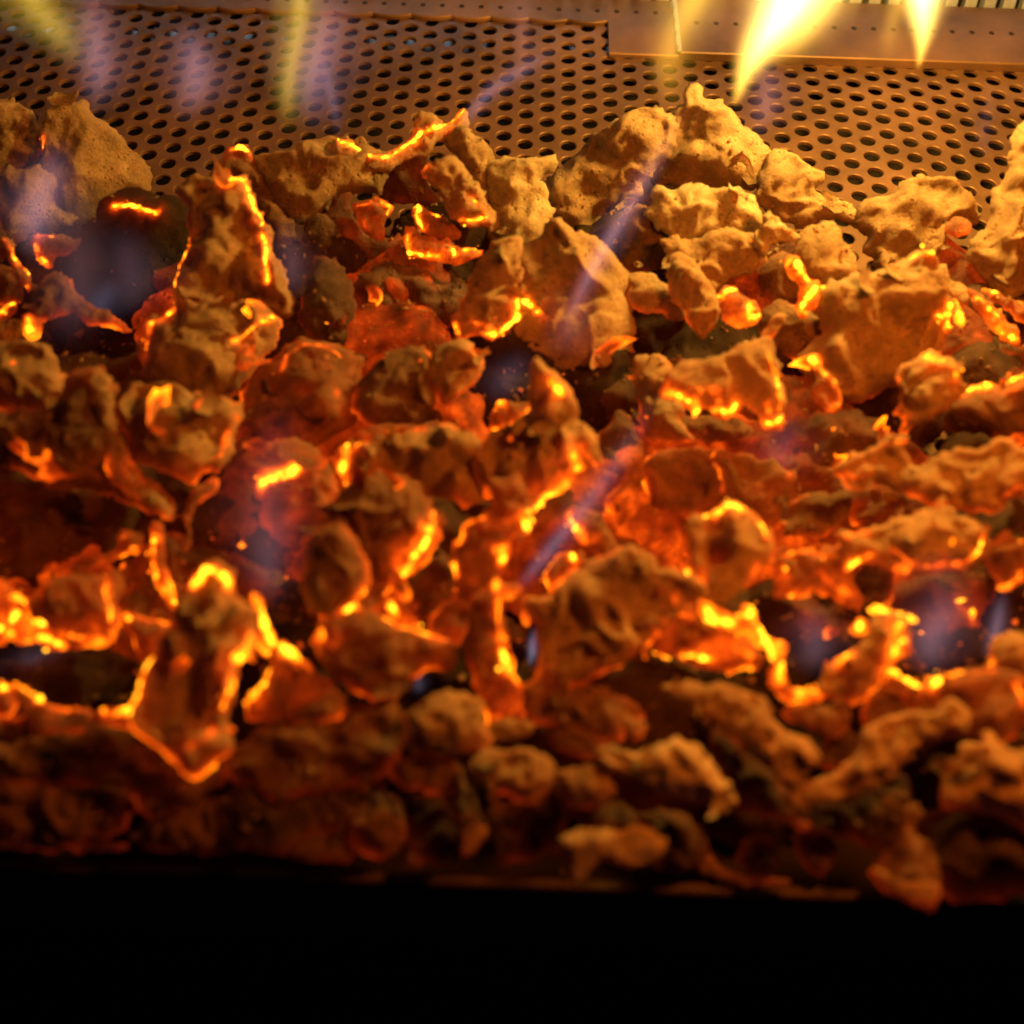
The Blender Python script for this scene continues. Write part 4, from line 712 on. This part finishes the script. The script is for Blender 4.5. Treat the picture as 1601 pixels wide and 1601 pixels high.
gpx('flame', (1436, 112), 6, (1478, -100), 78, (1.0, .52, .04), (1.0, .66, .2), 22.0, 'narrow bright yellow flame at the top right', 'flame', wid=cc, along=((0, 0), (.1, .7), (.5, 1), (1, .8)), soft=3.0, wave=.25, bend=.14)
gpx('flame', (1392, 112), 5, (1418, -100), 48, ORG, GRN, .9, 'dim amber flame hugging the narrow bright one on its left', 'flame', wid=((0, .4), (.4, .8), (1, 1)), along=((0, 0), (.3, .6), (1, 1)), soft=1.6, wave=.3)
gpx('flame', (138, 115), 6, (42, -90), 84, GRN, GRN, .95, 'hazy olive-yellow flame at the top left', 'flame', wid=((0, .3), (.4, .75), (1, .9)), along=((0, 0), (.45, .7), (1, 1)), soft=1.5, wave=.4, bend=.25)
gpx('flame', (455, 210), 8, (446, -90), 52, GRN, GRN, .75, 'slim olive-yellow flame above the shoulder left of the crest', 'flame', wid=((0, .6), (.4, .85), (1, .9)), along=((0, 0), (.3, .7), (1, 1)), soft=1.5, wave=.5, bend=-.2)
gpx('blue_flame', (150, 190), 8, (150, -60), 85, LIL, PNK, 0.49, 'faint pink-lilac wisp beside the hazy olive flame', 'gas flame')
gpx('blue_flame', (500, 215), 12, (500, -60), 108, LIL, PNK, 0.58, 'faint rosy wisp beside the slim olive flame', 'gas flame')
gpx('blue_flame', (532, 225), 14, (500, 60), 32, LIL, LIL, 0.22, 'pale lilac tongue left of the glowing crest', 'gas flame')
gpx('blue_flame', (722, 198), 20, (880, 60), 37, LIL, LIL, 0.61, 'lilac streak slanting up right from the glowing crest', 'gas flame', wid=((0, .4), (.4, .7), (1, 1)), along=((0, .3), (.2, 1), (.5, .6), (1, 0)), wave=.3, bend=.2)
gpx('blue_flame', (815, 130), 1.5, (815, -60), 46, PNK, PNK, 0.20, 'faint straight rosy column at the top centre', 'gas flame', wid=((0, .7), (1, .9)))
gpx('blue_flame', (872, 535), 20, (1078, 140), 42, LIL, PNK, 0.61, 'long lilac streak crossing the broad boulder', 'gas flame', along=((0, 0), (.35, .9), (.6, 1), (1, 0)), wave=.25)
gpx('blue_flame', (860, 560), 14, (930, 440), 93, PNK, PNK, 0.16, 'soft lilac bloom over the porous ochre boulder', 'gas flame')
gpx('blue_flame', (800, 930), 10, (1035, 590), 42, BLU, VIO, 0.41, 'blue-violet streak rising right of the hooked lump', 'gas flame', along=((0, 0), (.2, 1), (.6, .6), (1, 0)), bend=-.4, wave=.2)
gpx('blue_flame', (828, 1050), 8, (836, 975), 15, BLU, BLU, 0.50, 'small bright blue jet beside the stalk', 'gas flame')
gpx('blue_flame', (165, 510), 5, (160, 430), 70, BLU, BLU, 0.16, 'blue glow in front of the dark grey stone', 'gas flame')
gpx('blue_flame', (200, 500), 14, (205, 340), 116, VIO, VIO, 0.12, 'grey-violet haze over the dark grey stone', 'gas flame')
gpx('blue_flame', (60, 420), 12, (75, 200), 93, LIL, LIL, 0.45, 'lilac haze rising at the left edge over the rear lumps', 'gas flame')
gpx('blue_flame', (455, 480), 10, (450, 330), 78, VIO, VIO, 0.14, 'violet wisp right of the tall folded lump', 'gas flame')
gpx('blue_flame', (795, 640), 4, (800, 540), 93, BLU, VIO, 0.13, 'bluish haze in the dark gap under the leaf-shaped lump', 'gas flame')
gpx('blue_flame', (60, 1090), 5, (60, 1010), 108, BLU, VIO, 0.16, 'blue haze in the hollow at the left edge', 'gas flame')
gpx('blue_flame', (430, 960), 6, (430, 760), 93, VIO, LIL, 0.08, 'violet haze behind the olive pod', 'gas flame')
gpx('blue_flame', (1540, 1040), 10, (1575, 910), 32, VIO, VIO, 0.31, 'slim violet streak near the right edge', 'gas flame')
gpx('blue_flame', (1460, 1060), 8, (1470, 920), 101, VIO, LIL, 0.20, 'violet haze around the hazy round lump', 'gas flame')
gpx('blue_flame', (1270, 1060), 8, (1270, 940), 93, VIO, LIL, 0.14, 'violet haze between the yellow-tipped arms', 'gas flame')
gpx('blue_flame', (660, 1090), 8, (650, 1045), 32, BLU, VIO, 0.15, 'little blue glow under the beaded lump', 'gas flame')
gpx('blue_flame', (1190, 230), 18, (1200, 60), 75, PNK, PNK, 0.43, 'rosy haze right of the brilliant flame', 'gas flame')
gpx('blue_flame', (1540, 260), 5, (1545, 120), 34, VIO, VIO, 0.08, 'faint violet wisp over the perforated plate at right', 'gas flame')
gpx('blue_flame', (300, 200), 2, (300, 20), 93, PNK, LIL, 0.56, 'thin pinkish haze over the perforated plate at left', 'gas flame')
gpx('blue_flame', (1230, 760), 5, (1225, 640), 93, VIO, VIO, 0.12, 'violet haze in the hollow under the winged ember', 'gas flame')
gpx('blue_flame', (110, 560), 16, (120, 260), 130, VIO, PNK, .13, 'broad pale veil of haze over the left rear of the bed', 'gas flame')
gpx('blue_flame', (420, 960), 22, (420, 600), 120, PNK, VIO, .11, 'broad reddish veil of haze over the centre left of the bed', 'gas flame')
gpx('blue_flame', (1450, 1050), 22, (1480, 850), 110, PNK, VIO, .10, 'broad faint veil of haze over the lower right of the bed', 'gas flame')
